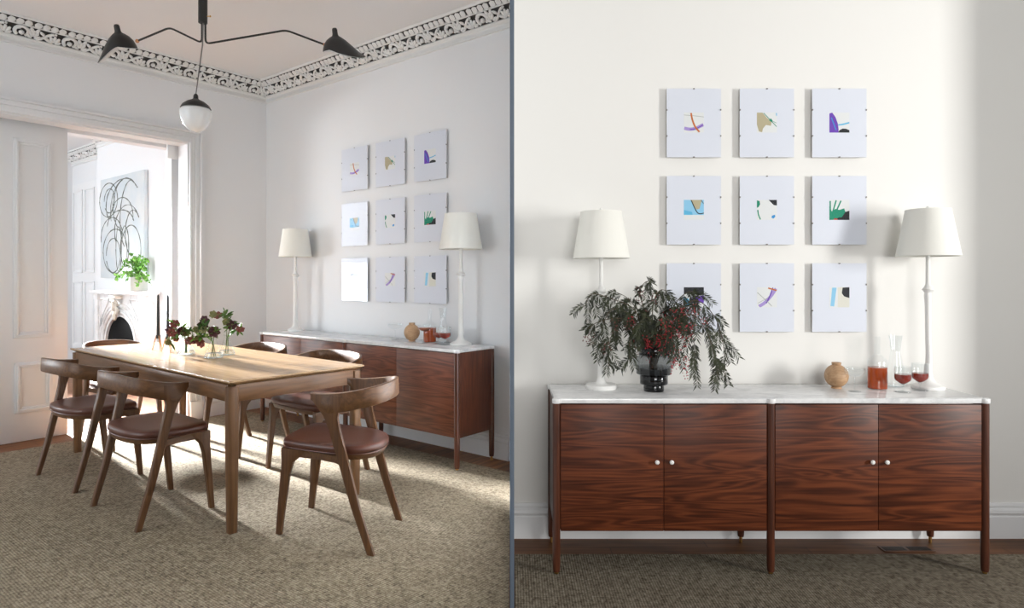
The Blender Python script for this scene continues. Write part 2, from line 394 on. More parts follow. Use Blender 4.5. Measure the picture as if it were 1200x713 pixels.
# ornate pierced cornice
def cornice(name, p0, p1, out, period=.30, phase=0.0):
    b = MB()
    d = Vector((p1[0]-p0[0], p1[1]-p0[1], 0)); Ls = d.length; d.normalize()
    o = Vector((out[0], out[1], 0)); P = Vector((p0[0], p0[1], 0))
    def w(s, n, z): return P + d*s + o*n + Vector((0,0,z))
    prof_bot = [(0,2.945),(.012,2.948),(.012,2.962),(.006,2.968),(.006,2.988),(.022,2.995),(.026,3.006),(.020,3.014),(0,3.014)]
    b.mi = 0
    b.rings([[w(0,n,z) for n, z in prof_bot], [w(Ls,n,z) for n, z in prof_bot]])
    # dark backing behind the ornament, shade of the gaps put into its colour
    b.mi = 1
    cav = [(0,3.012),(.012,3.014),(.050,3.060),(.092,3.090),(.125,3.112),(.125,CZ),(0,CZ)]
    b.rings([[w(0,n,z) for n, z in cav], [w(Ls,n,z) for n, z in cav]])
    b.mi = 0
    mid = [(.080,3.076),(.090,3.070),(.098,3.078),(.092,3.086)]
    b.rings([[w(0,n,z) for n, z in mid], [w(Ls,n,z) for n, z in mid]])
    top = [(.128,3.108),(.142,3.104),(.150,3.112),(.150,CZ),(.128,CZ)]
    b.rings([[w(0,n,z) for n, z in top], [w(Ls,n,z) for n, z in top]])
    A0, A1 = Vector((.016,3.014)), Vector((.086,3.076)); nd = Vector((A1.y-A0.y, -(A1.x-A0.x))).normalized()
    def fr(s, q, h=.012):
        a = A0.lerp(A1, q) + nd*h
        return w(s, a.x, a.y)
    ax = (o*(A1.x-A0.x) + Vector((0,0,A1.y-A0.y))).normalized()
    nn = d.cross(ax)
    R = Matrix((d, ax, nn)).transposed()
    def lf(s, q, ang, l, wd, h=.014):
        r = R @ Matrix.Rotation(ang, 3, 'Z')
        b.ball(fr(s, q, h), (l*1.12, wd*1.45, .009), 1, r)
    n = int(Ls/period)+1
    for i in range(-1, n+1):
        s0 = i*period + phase
        def inside(s): return .01 < s < Ls-.005
        if inside(s0+.06) :
            c = s0+.06
            b.tube([fr(c + .040*math.cos(a), .52 + .42*math.sin(a), .013) for a in [k*PI/7 - .9 for k in range(0, 12)]], [.009+.004*(k/11) for k in range(12)], 6)
            b.ball(fr(c+.002, .42, .014), .020, 1)
            lf(c-.02, .80, .5, .026, .009); lf(c+.025, .86, -.4, .026, .008)
        if inside(s0+.135):
            c = s0+.135
            for a, l, q, ds in ((1.57,.030,.55,0), (1.1,.026,.5,.016), (2.05,.026,.5,-.016), (.5,.024,.26,.026), (2.6,.024,.26,-.026), (1.2,.02,.85,.02), (2.0,.02,.85,-.016)):
                lf(c+ds, q, a, l, .0095)
        if inside(s0+.20):
            c = s0+.20
            b.tube([fr(c-.045+.10*t, .1+.75*t*t*(3-2*t), .011) for t in [k/8 for k in range(9)]], .010, 6)
            lf(c+.02, .30, -.5, .027, .010); lf(c-.015, .70, 2.4, .022, .009)
        if inside(s0+.265):
            c = s0+.265
            for a, l, q, ds in ((1.57,.032,.45,0), (1.0,.026,.42,.018), (2.14,.026,.42,-.018), (.35,.022,.2,.024), (2.8,.022,.2,-.024)):
                lf(c+ds, q, a, l, .010)
            b.ball(fr(c, .9, .012), .010, 1)
    # row of small leaves and beads along the ceiling edge
    B0, B1 = Vector((.094,3.080)), Vector((.134,3.106)); nb = Vector((B1.y-B0.y, -(B1.x-B0.x))).normalized()
    s = .02; k = 0
    while s < Ls-.02:
        a = B0.lerp(B1, .5) + nb*.007
        b.ball(w(s, a.x, a.y), (.0275, .0265, .008), 1, R)
        s += .050; k += 1
        if k % 4 == 0: s += .010
    return struct(b, name, [M['plaster'], M['recess']], True, 50)
cornice('trim_3', (V,U), (V,-.42), (-1,0), .30, .06)
cornice('trim_4', (-3.2,U), (V,U), (0,-1), .30, .02)

# ------------------------------------------------------------------ the parlour beyond the doors
FU, FV, BV = 8.25, 1.92, 1.63
b = MB(); b.smooth = False
b.span((FV,U+WT,0), (FV+.07,FU,CZ)); b.span((BV,4.40,0), (FV,6.42,CZ))
struct(b, 'wall_parlour_side', M['paint'])
b = MB(); b.smooth = False; b.span((-3.3,FU,0), (FV+.07,FU+.07,CZ)); struct(b, 'wall_far', M['paint'])
b = MB(); b.smooth = False; b.span((-3.37,U+WT,0), (-3.3,FU,CZ)); struct(b, 'wall_parlour_left', M['paint'])
cornice('trim_5', (BV,6.42), (BV,4.40), (-1,0), .30, 0)
cornice('trim_6', (FV,FU), (FV,6.42), (-1,0), .30, .05)
baseboard((FV,U+WT), (FV,4.40), (-1,0), 'baseboard_parlour')
# panelled shutters in the alcove left of the fireplace and a panelled cupboard door on the right of it
def panel_unit(name, label, cat, x, y0, y1, z0, z1, cols, splits):
    t = dthing(name, label, cat, x, (y0+y1)/2, z0)
    h = z1-z0; w_ = y1-y0
    b = MB(); b.smooth = False; b.span((-.03,-w_/2,0), (0,w_/2,h)); b.build('frame', M['trim'], t)
    cw = w_/cols
    for c in range(cols):
        for (a, e) in splits:
            p = MB(); p.smooth = False
            ya, yb = -w_/2+c*cw+.05, -w_/2+(c+1)*cw-.05
            p.span((-.042,ya,a*h), (-.03,yb,a*h+.02), .003); p.span((-.042,ya,e*h-.02), (-.03,yb,e*h), .003)
            p.span((-.042,ya,a*h), (-.03,ya+.02,e*h), .003); p.span((-.042,yb-.02,a*h), (-.03,yb,e*h), .003)
            p.span((-.036,ya+.05,a*h+.05), (-.03,yb-.05,e*h-.05), .003)
            p.build('panel', M['trim'], t)
    return t
panel_unit('panelled_shutter', 'tall white panelled shutters in the bright alcove left of the fireplace', 'shutter', FV-.001, 6.75, 8.15, .17, 2.65, 3, ((.04,.42),(.47,.96)))
panel_unit('door_2', 'white panelled door in the far room between mantel and door jamb', 'door', FV-.001, 3.45, 4.32, .0, 2.45, 2, ((.06,.36),(.42,.94)))['kind'] = 'structure'

# fireplace: white marble surround with a round arch
def fireplace():
    y0, y1, x = 4.60, 6.12, 1.50
    t = dthing('fireplace', 'white marble mantelpiece with arched black opening in the bright far room', 'fireplace', x, (y0+y1)/2, 0)
    hw = (y1-y0)/2; D = BV-x-.002
    aw, ah, spring = .43, .80, .42
    # front slab with arched hole : strips between arch and outer rectangle
    n = 28
    def arch(k, a=aw, top=ah):
        th = PI*k/n
        return (a*math.cos(th), spring + (top-spring)*math.sin(th)**.9)
    b = MB(); H = 1.06
    ys = [(aw, 0)] + [arch(k) for k in range(n+1)] + [(-aw, 0)]
    outer = [(hw-.06, 0)]
    for k in range(n+1):
        th = PI*k/n; c_, s_ = math.cos(th), math.sin(th)
        # project to the rectangle
        X, Z = (hw-.06), H
        sc = min(X/abs(c_) if abs(c_) > 1e-6 else 1e9, (Z-spring)/s_ if s_ > 1e-6 else 1e9)
        outer.append((c_*sc, spring+s_*sc))
    outer.append((-(hw-.06), 0))
    m_ = len(ys)
    F = [[b.v((xx, p[0], p[1])) for p in ys] for xx in (0, D)]
    G = [[b.v((xx, p[0], p[1])) for p in outer] for xx in (0, D)]
    for k in range(m_-1):
        b.face([F[0][k], F[0][k+1], G[0][k+1], G[0][k]])
        b.face([F[0][k], F[1][k], F[1][k+1], F[0][k+1]])
        b.face([G[0][k], G[0][k+1], G[1][k+1], G[1][k]])
    b.build('surround', M['mantel'], t, ang=30)
    for rr, tt, pr_ in ((.055, .018, .022), (.115, .010, .014), (.16, .006, .008)):
        b = MB()
        b.tube([(-pr_*.3, (aw+rr)*math.cos(PI*k/n), spring + (ah+rr-spring)*math.sin(PI*k/n)**.9) for k in range(n+1)], tt, 8)
        b.build('arch_moulding', M['mantel'], t)
    for s in (-1, 1):
        b = MB(); b.smooth = False
        b.span((-.022, s*(hw-.10)-.055, 0), (D, s*(hw-.10)+.055, H), .006)
        b.span((-.03, s*(hw-.10)-.065, 0), (D, s*(hw-.10)+.065, .14), .006)
        b.span((-.03, s*(hw-.10)-.065, H-.07), (D, s*(hw-.10)+.065, H), .006)
        b.build('pilaster', M['mantel'], t)
        # spandrel panel moulding
        p = MB()
        p.tube([(-.004, s*.50, 1.0), (-.004, s*.56, .98), (-.004, s*.57, .66), (-.004, s*.50, .80), (-.004, s*.33, .965), (-.004, s*.30, 1.0), (-.004, s*.50, 1.0)], .010, 6)
        p.build('spandrel_moulding', M['mantel'], t)
    b = MB(); b.smooth = False
    pts = []
    def serp(d0):
        out = []
        for k in range(25):
            q = k/24; y = -hw+2*hw*q
            out.append((-d0 - .05*math.exp(-((q-.5)/.16)**2), y))
        return out
    sh = [(D,-hw-.03)] + [(D, hw+.03)] + [(-.06, hw+.03)] + [(p[0]-.02, p[1]) for p in serp(.04)[::-1]] + [(-.06, -hw-.03)]
    b.prism(sh, H+.015, H+.048); b.prism([(p[0]*.8, p[1]*.985) for p in sh], H, H+.015)
    b.build('shelf', M['mantel'], t)
    # carved scroll keystone
    b = MB()
    b.box((-.035, 0, H-.03), (.09, .20, .05), .012)
    for s in (-1, 1):
        b.tube([(-.05-.02*math.sin(a), s*(.045+.03*math.cos(a)), H-.10+.03*math.sin(a)) for a in [k*PI/6 for k in range(11)]], .013, 6)
        b.ball((-.045, s*.052, H-.19), (.022,.03,.05), 2)
    b.ball((-.05, 0, H-.13), (.035,.04,.075), 2); b.ball((-.05, 0, H-.25), (.028,.03,.06), 2)
    for k in range(5): b.ball((-.075+.008*abs(k-2), (k-2)*.022, H-.10-.012*abs(k-2)), (.012,.011,.04), 1)
    b.build('carved_keystone', mat('aged_marble', (.50,.46,.40), .5), t)
    # soot-black firebox recess and iron arch plate
    b = MB(); b.smooth = False
    q = [(aw+.02,0)] + [arch(k, aw+.02, ah+.02) for k in range(n+1)] + [(-aw-.02,0)]
    b.rings([[(.030, y, z) for y, z in q], [(D-.001, y, z) for y, z in q]])
    b.build('firebox', M['firebox'], t)
fireplace()

# large painting of looping lines on the chimney breast
def painting():
    y0, y1, z0, z1 = 4.89, 6.17, 1.26, 2.50
    t = dthing('canvas_painting', 'large pale canvas of looping black lines above the mantel', 'painting', BV-.002, (y0+y1)/2, z0)
    w_, h = y1-y0, z1-z0
    b = MB(); b.smooth = False; b.span((-.045,-w_/2,0), (0,w_/2,h), .004)
    mc = mat('primed_canvas', (.58,.61,.62), .8)
    N, L, bb = nodes(mc)
    L.new(ramp(mc, noise(mc, coords(mc), 3.2, 3), [(.4,(.63,.655,.665)),(.62,(.55,.61,.65))]), bb.inputs['Base Color'])
    b.build('canvas', mc, t)
    ink = mat('grey_ink', (.10,.11,.095), .7)
    b = MB()
    def loop(cy, cz, ry, rz, a0, a1, tilt=0, w0=.0078):
        pts = []
        n = 26
        for k in range(n+1):
            a = a0+(a1-a0)*k/n
            y = ry*math.cos(a); z = rz*math.sin(a)
            pts.append((-.0455, (cy*1.3 - .01 + 1.3*y*math.cos(tilt)-z*math.sin(tilt))*w_, (cz + y*math.sin(tilt)*.8+z*math.cos(tilt))*h))
        b.tube(pts, [w0*(.6+.6*math.sin(k*.9)**2) for k in range(n+1)], 5, flat=.5)
    # y grows to the left of the canvas as one looks at it
    loop(.24,.78,.17,.17,0,2*PI); loop(.22,.77,.10,.12,0,2*PI*.9)
    loop(-.02,.72,.30,.24,-.6,2.6); loop(-.06,.66,.26,.30,-.4,2.3,.1); loop(.0,.58,.20,.20,.2,3.3)
    loop(.18,.40,.20,.20,-.2,3.2); loop(-.10,.46,.22,.24,-.5,2.7); loop(.02,.50,.24,.16,.1,2.9)
    loop(-.14,.60,.16,.33,-1.2,1.9,.1); loop(-.05,.70,.20,.25,-1.0,1.4); loop(-.20,.42,.13,.22,-1.1,2.4)
    loop(.12,.26,.22,.22,0,2*PI); loop(.15,.22,.13,.17,0,2*PI*.95); loop(-.16,.26,.17,.24,-.3,4.6)
    loop(.05,.28,.05,.22,0,2*PI); loop(-.06,.30,.07,.20,-1,4.5)
    b.build('line_drawing', ink, t)
painting()

# ------------------------------------------------------------------ pocket door
def pocket_door():
    xr, zr = .252, 2.458
    t = dthing('door_1', 'white panelled sliding door half drawn across the opening', 'door', xr, U+.215, .003); t['kind'] = 'structure'
    W, H = 1.15, zr-.003; T = .045
    b = MB(); b.smooth = False; b.span((-W,0,0), (0,T,H), .003); b.build('leaf', M['trim'], t)
    def panel(x0, x1, z0, z1):
        b = MB(); b.smooth = False
        for k, (d, t0) in enumerate(((0,.012),(.014,.018),(.03,.010))):
            a0, a1, c0, c1, wv = x0+d, x1-d, z0+d, z1-d, .016
            b.span((a0,-t0,c0), (a1,0,c0+wv), .003); b.span((a0,-t0,c1-wv), (a1,0,c1), .003)
            b.span((a0,-t0,c0), (a0+wv,0,c1), .003); b.span((a1-wv,-t0,c0), (a1,0,c1), .003)
        b.build('panel_moulding', M['trim'], t)
    for dx in (0, -.42):
        panel(-.352+dx, -.108+dx, .785, 2.305); panel(-.345+dx, -.10+dx, .215, .60)
pocket_door()

# ------------------------------------------------------------------ rugs
pts = [wl(-.012,1.2), wl(-.012,4.03), (1.587,2.665), (-2.2,2.665), (-2.2,-1.2)]
b = MB(); b.smooth = False; b.prism(pts, 0.0, .011)
r = b.build('rug', M['rug'], loc=(OX,OY,0.001), rz=TH)
tag(r, 'large woven beige wool rug under the dining table and chairs', 'rug')
RZ = .012
b = MB(); b.smooth = False; b.prism([(.012,1.2),(2.7,1.2),(2.7,2.828),(.012,2.828)], 0, .011)
r = b.build('rug', M['rug_dim'], loc=(0,0,.001))
tag(r, 'woven wool rug edge running along the front of the straight-on credenza', 'rug')

# ------------------------------------------------------------------ dining table
def table():
    t = dthing('dining_table', 'long pale oak dining table with tapered edges and square legs', 'table', 0, 0, RZ, -math.radians(1.7))
    W, Ln, H = .765, 2.30, .748-RZ
    b = MB(); b.smooth = False
    e = .002
    r0 = [(-.01+.03,-.01+.03),(W-.02,.02),(W-.02,Ln-.02),(.02,Ln-.02)]
    o = [(-.008,-.012),(W+.012,-.012),(W+.012,Ln+.012),(-.008,Ln+.012)]
    b.rings([[(x,y,H-.026) for x, y in r0], [(x,y,H-.008) for x, y in o], [(x,y,H-.002) for x, y in o], [(x+(.002 if x < .3 else -.002),y+(.002 if y < 1 else -.002),H) for x, y in o]])
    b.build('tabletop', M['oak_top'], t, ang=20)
    s = .053
    for (x, y) in ((0,0),(W-s+.004,0),(0,Ln-s),(W-s+.004,Ln-s)):
        b = MB()
        cx, cy = x+s/2, y+s/2
        def sq(h, z, r):
            out = []
            for (sx, sy) in ((1,1),(-1,1),(-1,-1),(1,-1)):
                a0 = math.atan2(sy, sx)
                for k in range(4):
                    a = a0 - PI/4 + k*PI/6
                    out.append((cx+sx*(h-r)+r*math.cos(a), cy+sy*(h-r)+r*math.sin(a), z))
            return out
        b.rings([sq(s/2*.80, 0, .010), sq(s/2*.98, H*.55, .013), sq(s/2, H-.03, .014)])
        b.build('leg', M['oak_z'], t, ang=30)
    z0, z1 = H-.105, H-.024
    for x in (.008, W-.03):
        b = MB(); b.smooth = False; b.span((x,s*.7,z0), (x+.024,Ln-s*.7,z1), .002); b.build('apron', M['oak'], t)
    for y in (.008, Ln-.032):
        b = MB(); b.smooth = False; b.span((s*.7,y,z0), (W-s*.7,y+.024,z1), .002); b.build('apron', M['oak_x'], t)
table()

# ------------------------------------------------------------------ chairs
def chair(label, cx, cy, heading, sx=.82, sy=1.2, dz=0):
    """heading: the way the sitter faces, in dining-room axes"""
    t = dthing('dining_chair', label, 'chair', cx, cy, RZ, 0, 'oak dining chairs with brown leather seats')
    f = (math.cos(heading), math.sin(heading)); r = (f[1], -f[0])
    def P(s, q, z): return (sx*(q*f[0]+s*r[0]), sy*(q*f[1]+s*r[1]), z)
    # seat outline, D-shaped with a rounded back
    def outline(k=1.0, back=0.0):
        base = [(.0,.232),(.10,.230),(.17,.222),(.208,.195),(.222,.14),(.228,.05),(.225,-.04),(.208,-.12),(.165,-.185),(.09,-.222),(0,-.232)]
        full = base + [(-a, c) for a, c in base[-2:0:-1]]
        cl = cat_rom([Vector((a*k, c*k+back, 0)) for a, c in full] + [Vector((0,.232*k+back,0))], 4)[:-1]
        return [(p.x, p.y) for p in cl]
    b = MB()
    Rr = []
    for k, z in ((.90,.424),(.985,.426),(1.0,.434),(1.0,.446),(.985,.455),(.93,.4605),(.70,.4585),(.3,.4545)):
        Rr.append([P(a, c, z) for a, c in outline(k)])
    b.rings(Rr); b.build('seat_pad', M['leather'], t, ang=60)
    b = MB()
    b.rings([[P(a, c, z) for a, c in outline(k)] for k, z in ((.84,.392),(.93,.396),(.955,.408),(.955,.4235),(.7,.4235))])
    b.build('seat_frame', M['chair_x'], t, ang=40)
    b = MB()
    b.rings([[P(a, c, z) for a, c in outline(k)] for k, z in ((1.002,.4215),(1.012,.424),(1.002,.4275))], cap=False)
    b.build('piping', M['leather'], t, ang=60)
    # backrest band
    path = [(.247,.045),(.252,-.03),(.246,-.10),(.226,-.172),(.182,-.226),(.11,-.256),(0,-.266)]
    top =  [.700,.703,.711,.725,.737,.744,.746]
    bot =  [.668,.612,.622,.640,.652,.660,.662]
    th =   [.010,.016,.014,.0125,.0115,.011,.011]
    full = [(a, c, tz, bz, w) for (a, c), tz, bz, w in zip(path, top, bot, th)]
    full = full + [(-a, c, tz, bz, w) for a, c, tz, bz, w in full[-2::-1]]
    cp = cat_rom([Vector((a, c, 0)) for a, c, *_ in full], 5)
    ct = cat_rom([Vector((tz, bz, w)) for *_, tz, bz, w in full], 5)
    b = MB(); Rr = []
    for i, p in enumerate(cp):
        a = cp[max(i-1,0)]; c = cp[min(i+1,len(cp)-1)]
        d = (c-a); d.normalize(); n = Vector((-d.y, d.x, 0))
        tz, bz, w = ct[i]
        back = .5*(1-abs(i/(len(cp)-1)*2-1))
        lean = n*.0
        o_ = lambda u, z: P(p.x+n.x*u, p.y+n.y*u, z)
        Rr.append([o_(w,bz+.006), o_(w*.98,(bz+tz)/2), o_(w*.8,tz-.003), o_(w*.4,tz), o_(-w*.4,tz), o_(-w*.8,tz-.003), o_(-w*.98,(bz+tz)/2), o_(-w,bz+.006), o_(-w*.6,bz), o_(w*.6,bz)])
    b.rings(Rr); b.build('backrest', M['chair_x'], t, ang=50)
    # rear legs run up and forward into the arms of the band
    def leg(rows, name):
        b = MB()
        Rr = []
        for (s, q, z, wq, ws) in rows:
            e = .3
            Rr.append([P(s+ws*u, q+wq*w, z) for u, w in ((1,1-e),(1-e,1),(-1+e,1),(-1,1-e),(-1,-1+e),(-1+e,-1),(1-e,-1),(1,-1+e))])
        b.rings(Rr); return b.build(name, M['chair_z'], t, ang=35)
    for s in (-1, 1):
        leg([(s*.236,-.235,0,.0165,.0125),(s*.238,-.165,.20,.020,.0135),(s*.241,-.108,.40,.0235,.0145),(s*.245,-.068,.54,.026,.015),
             (s*.248,-.052,.595,.032,.0155),(s*.250,-.045,.628,.048,.0155),(s*.251,-.035,.660,.066,.0150),(s*.251,-.026,.697,.073,.0135)], 'leg')
        leg([(s*.200,.232,0,.0150,.0125),(s*.200,.214,.16,.019,.0145),(s*.200,.196,.30,.0225,.016),(s*.200,.184,.355,.030,.0165),(s*.200,.168,.385,.048,.0165),(s*.200,.150,.405,.066,.0165),(s*.200,.140,.418,.075,.016)], 'leg')
        b = MB()
        Rr = []
        for (ss, q, hz, zc) in ((.203,.13,.017,.400),(.214,.02,.015,.402),(.226,-.06,.015,.402),(.236,-.098,.02,.400)):
            Rr.append([P(s*(ss+u), q, zc+hz*w) for u, w in ((.009,1),(-.009,1),(-.009,-1),(.009,-1))])
        b.rings(Rr); b.build('side_rail', M['chair_x'], t, ang=40)
    return t
chair('oak chair at left front side of table, nearest the pocket door', -.050, 1.590, .06)
chair('oak chair at left front side of table, nearest the camera, its back turned', -.054, .680, 0.0)
chair('oak chair pulled out from the near end of the table beside the credenza', .384, -.333, math.radians(112.3))
chair('oak chair on credenza side of table, near end, brown seat in view', .905, .615, PI)
chair('oak chair on credenza side of table, far end, pale curved back above tabletop', .905, 1.47, PI)
chair('oak chair at the head of the table in front of the fireplace', .42, 2.372, -PI/2)

# ------------------------------------------------------------------ credenza
def credenza(label, W, D, H, zb, loc, rz, pr, knobmat, knob_doors, veneer='walnut'):
    """local x along the front, -y to the front, posts at x=+-W/2; front post axis at y=0"""
    t = thing('credenza', label, 'credenza', loc, rz)
    topt = .021; hb = H-topt
    b = MB(); b.smooth = False
    b.span((-W/2+.012,.012,zb), (W/2-.012,D-.004,hb), .002); b.build('body', M['walnut_v'], t)
    for s in (-1, 1):
        b = MB(); b.smooth = False; b.span((s*(W/2)-.009,pr*.8,zb-.002), (s*(W/2)+.009,D-pr*.8,hb), .002); b.build('side_panel', M['walnut_v'], t)
    # doors
    bw = (W/2 - 2*pr)
    k = 0
    for c in (-1, 1):
        x0 = -W/2+pr+.001 if c < 0 else pr+.001
        x1 = -pr-.001 if c < 0 else W/2-pr-.001
        mid = (x0+x1)/2
        for (a, e, kx) in ((x0, mid-.001, mid-.030), (mid+.001, x1, mid+.030)):
            b = MB(); b.smooth = False; b.span((a,-.006,zb), (e,.012,hb-.005), .0015)
            d = b.build('door', M[veneer], t)
            if k in knob_doors:
                kb = MB(); kz = zb+(hb-zb)*.545
                kb.tube([(kx,-.006,kz),(kx,-.012,kz),(kx,-.014,kz),(kx,-.020,kz),(kx,-.024,kz)], [.0035,.0035,.0085,.009,.005], 14)
                kb.build('knob', knobmat, d)
            k += 1
    # posts; the front ones run the full height
    for x in (-W/2, 0, W/2):
        b = MB(); b.lathe([(pr*.86,.022),(pr*.95,.034),(pr,.06),(pr,hb)], (x,0,0), 20); b.build('leg', M['walnut_v'], t)
        f = MB(); f.lathe([(pr*.55,.0125),(pr*.6,.014),(pr*.6,.024)], (x,0,0), 16); f.build('foot', M['brass'], t)
        b = MB(); b.lathe([(pr*.86,.028),(pr*.95,.04),(pr,.07),(pr,zb if x == 0 else hb)], (x,D,0), 20); b.build('leg', M['walnut_v'], t)
        f = MB(); f.lathe([(pr*.45,0),(pr*.45,.03)], (x,D,0), 16); f.build('foot', M['brass'], t)
    # marble top with rounded ears over the posts
    er = pr*1.22
    def ear(x, y, a0, a1, n=8): return [(x+er*math.cos(a0+(a1-a0)*i/n), y+er*math.sin(a0+(a1-a0)*i/n)) for i in range(n+1)]
    f0 = -.010
    o = []
    o += ear(-W/2, 0, PI*1.0-.2+.6, PI*2-.45)         # front-left ear
    o += ear(0, 0, PI+.45, 2*PI-.45)
    o += ear(W/2, 0, PI+.45, 2*PI+.2-.6+.6)
    o += [(W/2+.010, er*1.2), (W/2+.010, D-er*1.2)]
    o += ear(W/2, D, -.3, PI-.45)
    o += ear(-W/2, D, .45, PI+.3)
    o += [(-W/2-.010, D-er*1.2), (-W/2-.010, er*1.2)]
    b = MB(); b.smooth = False; b.prism(o, hb+.0005, H, .003); b.build('marble_top', M['marble'], t, ang=30)
    return t
# dining room credenza: front post line at x = 1.43, from y = -.137 to 2.13
CX, CW, CH, CD = 1.435, 2.285, .783, .345
cyc = -.14+CW/2
X, Y = lw(CX, cyc)
credenza('long walnut credenza with white marble top behind the dining table and chairs', CW, CD, CH-RZ*0-.001, .215, (X, Y, RZ*.0+.001), TH-PI/2, .0185, M['brass'], (2,3), 'walnut_lit')
# straight-on credenza
RX, RY, RW, RH, RD = 1.073, 2.641, 1.777, .740, .345
credenza('walnut credenza seen straight on with four doors and white marble top', RW, RD, RH-.001, .189, (RX, RY, .001), 0, .016, M['knobw'], (0,1,2,3))

# ------------------------------------------------------------------ table lamps
def lamp(label, loc, rz, h=.615, kn=.445, rt=.095, rb=.126, sh=.212, flare=1.0, lean=0.0, sx=1, sy=1, group='white table lamps', flat=False, thick=1.0):
    t = thing('table_lamp', label, 'lamp', loc, rz)
    rb_ = .066*flare
    b = MB(); b.lathe([(rb_,0),(rb_*1.02,.004),(rb_*1.02,.015),(rb_*.97,.019),(rb_*.4,.023),(.021,.029),(.0165,.05),(.0155,.09),(.0145,.11)] if flat else [(rb_*.97,0),(rb_,.005),(rb_*.97,.012),(rb_*.80,.019),(rb_*.5,.028),(.022,.045),(.0165,.075),(.0145,.10),(.0135,.11)], (0,0,0), 32); b.build('base', M['lampwhite'], t)
    zs = h-sh
    zk = kn
    pts = [(lean*.3,0,.07),(lean*.6,0,.15),(lean*.3,.001,.24),(0,0,zk-.07),(-.001,0,zk-.028),(-.002,0,zk-.012),(0,0,zk),(.001,0,zk+.010),(0,0,zk+.022),(0,0,zk+.045),(0,0,zs+.06)]
    rr = [q_*thick for q_ in (.0155,.0128,.0118,.0125,.0155,.013,.0245,.020,.012,.0095,.009)]
    b = MB(); b.tube(cat_rom(pts, 3), [rr[min(i//3, 10)]*(1-(i%3)/3)+rr[min(i//3+1,10)]*((i%3)/3) for i in range(31)], 14); b.build('column', M['lampwhite'], t)
    b = MB()
    n = 40
    prof = [(rb,zs),(rb+.0015,zs+.002),(rb,zs+.008),(rt,h-.006),(rt+.001,h-.002),(rt,h),(rt-.003,h),(rt-.003,h-.006),(rb-.003,zs+.008),(rb-.003,zs)]
    b.rings([[(r*math.cos(2*PI*k/n)*sx, r*math.sin(2*PI*k/n)*sy, z) for k in range(n)] for r, z in prof], cap=False, close=True)
    sh_o = b.build('lamp_shade', M['shade'], t, ang=50)
    b = MB()
    for k in range(3):
        a = k*2*PI/3
        b.tube([(0,0,h-.012),(rt*.98*math.cos(a)*sx, rt*.98*math.sin(a)*sy,h-.012)], .0015, 6)
    b.lathe([(.009,h-.02),(.009,h-.002),(.004,h+.002),(.0075,h+.008),(.006,h+.014),(.002,h+.017)], (0,0,0), 16)
    b.build('finial', M['lampwhite'], t)
    b = MB(); b.lathe([(.012,zs+.04),(.012,zs+.07),(.02,zs+.09),(.028,zs+.12),(.02,zs+.145),(.004,zs+.155)], (0,0,0), 18); b.build('bulb', M['bulb'], t)
    return t
lamp('white lamp behind the leafy vase on the straight-on credenza', (.404, 2.885, RH), 0, .80, .44, rt=.093, rb=.127, flare=1.04, flat=True)
lamp('white lamp beside the wine glasses on the straight-on credenza', (1.885, 2.885, RH), .4, .81, .445, rt=.091, rb=.127, lean=.010, flare=1.02)
X, Y = lw(1.690, 2.045); lamp('white lamp at the far end of the dining room credenza, near the room corner', (X, Y, CH), TH, .895, .49, rt=.108, rb=.140, sh=.243, thick=1.35)
X, Y = lw(1.690, .062); lamp('white lamp at the near end of the dining room credenza, beside the drinks', (X, Y, CH), TH, .905, .485, rt=.112, rb=.149, sh=.245, thick=1.4, flare=1.15)

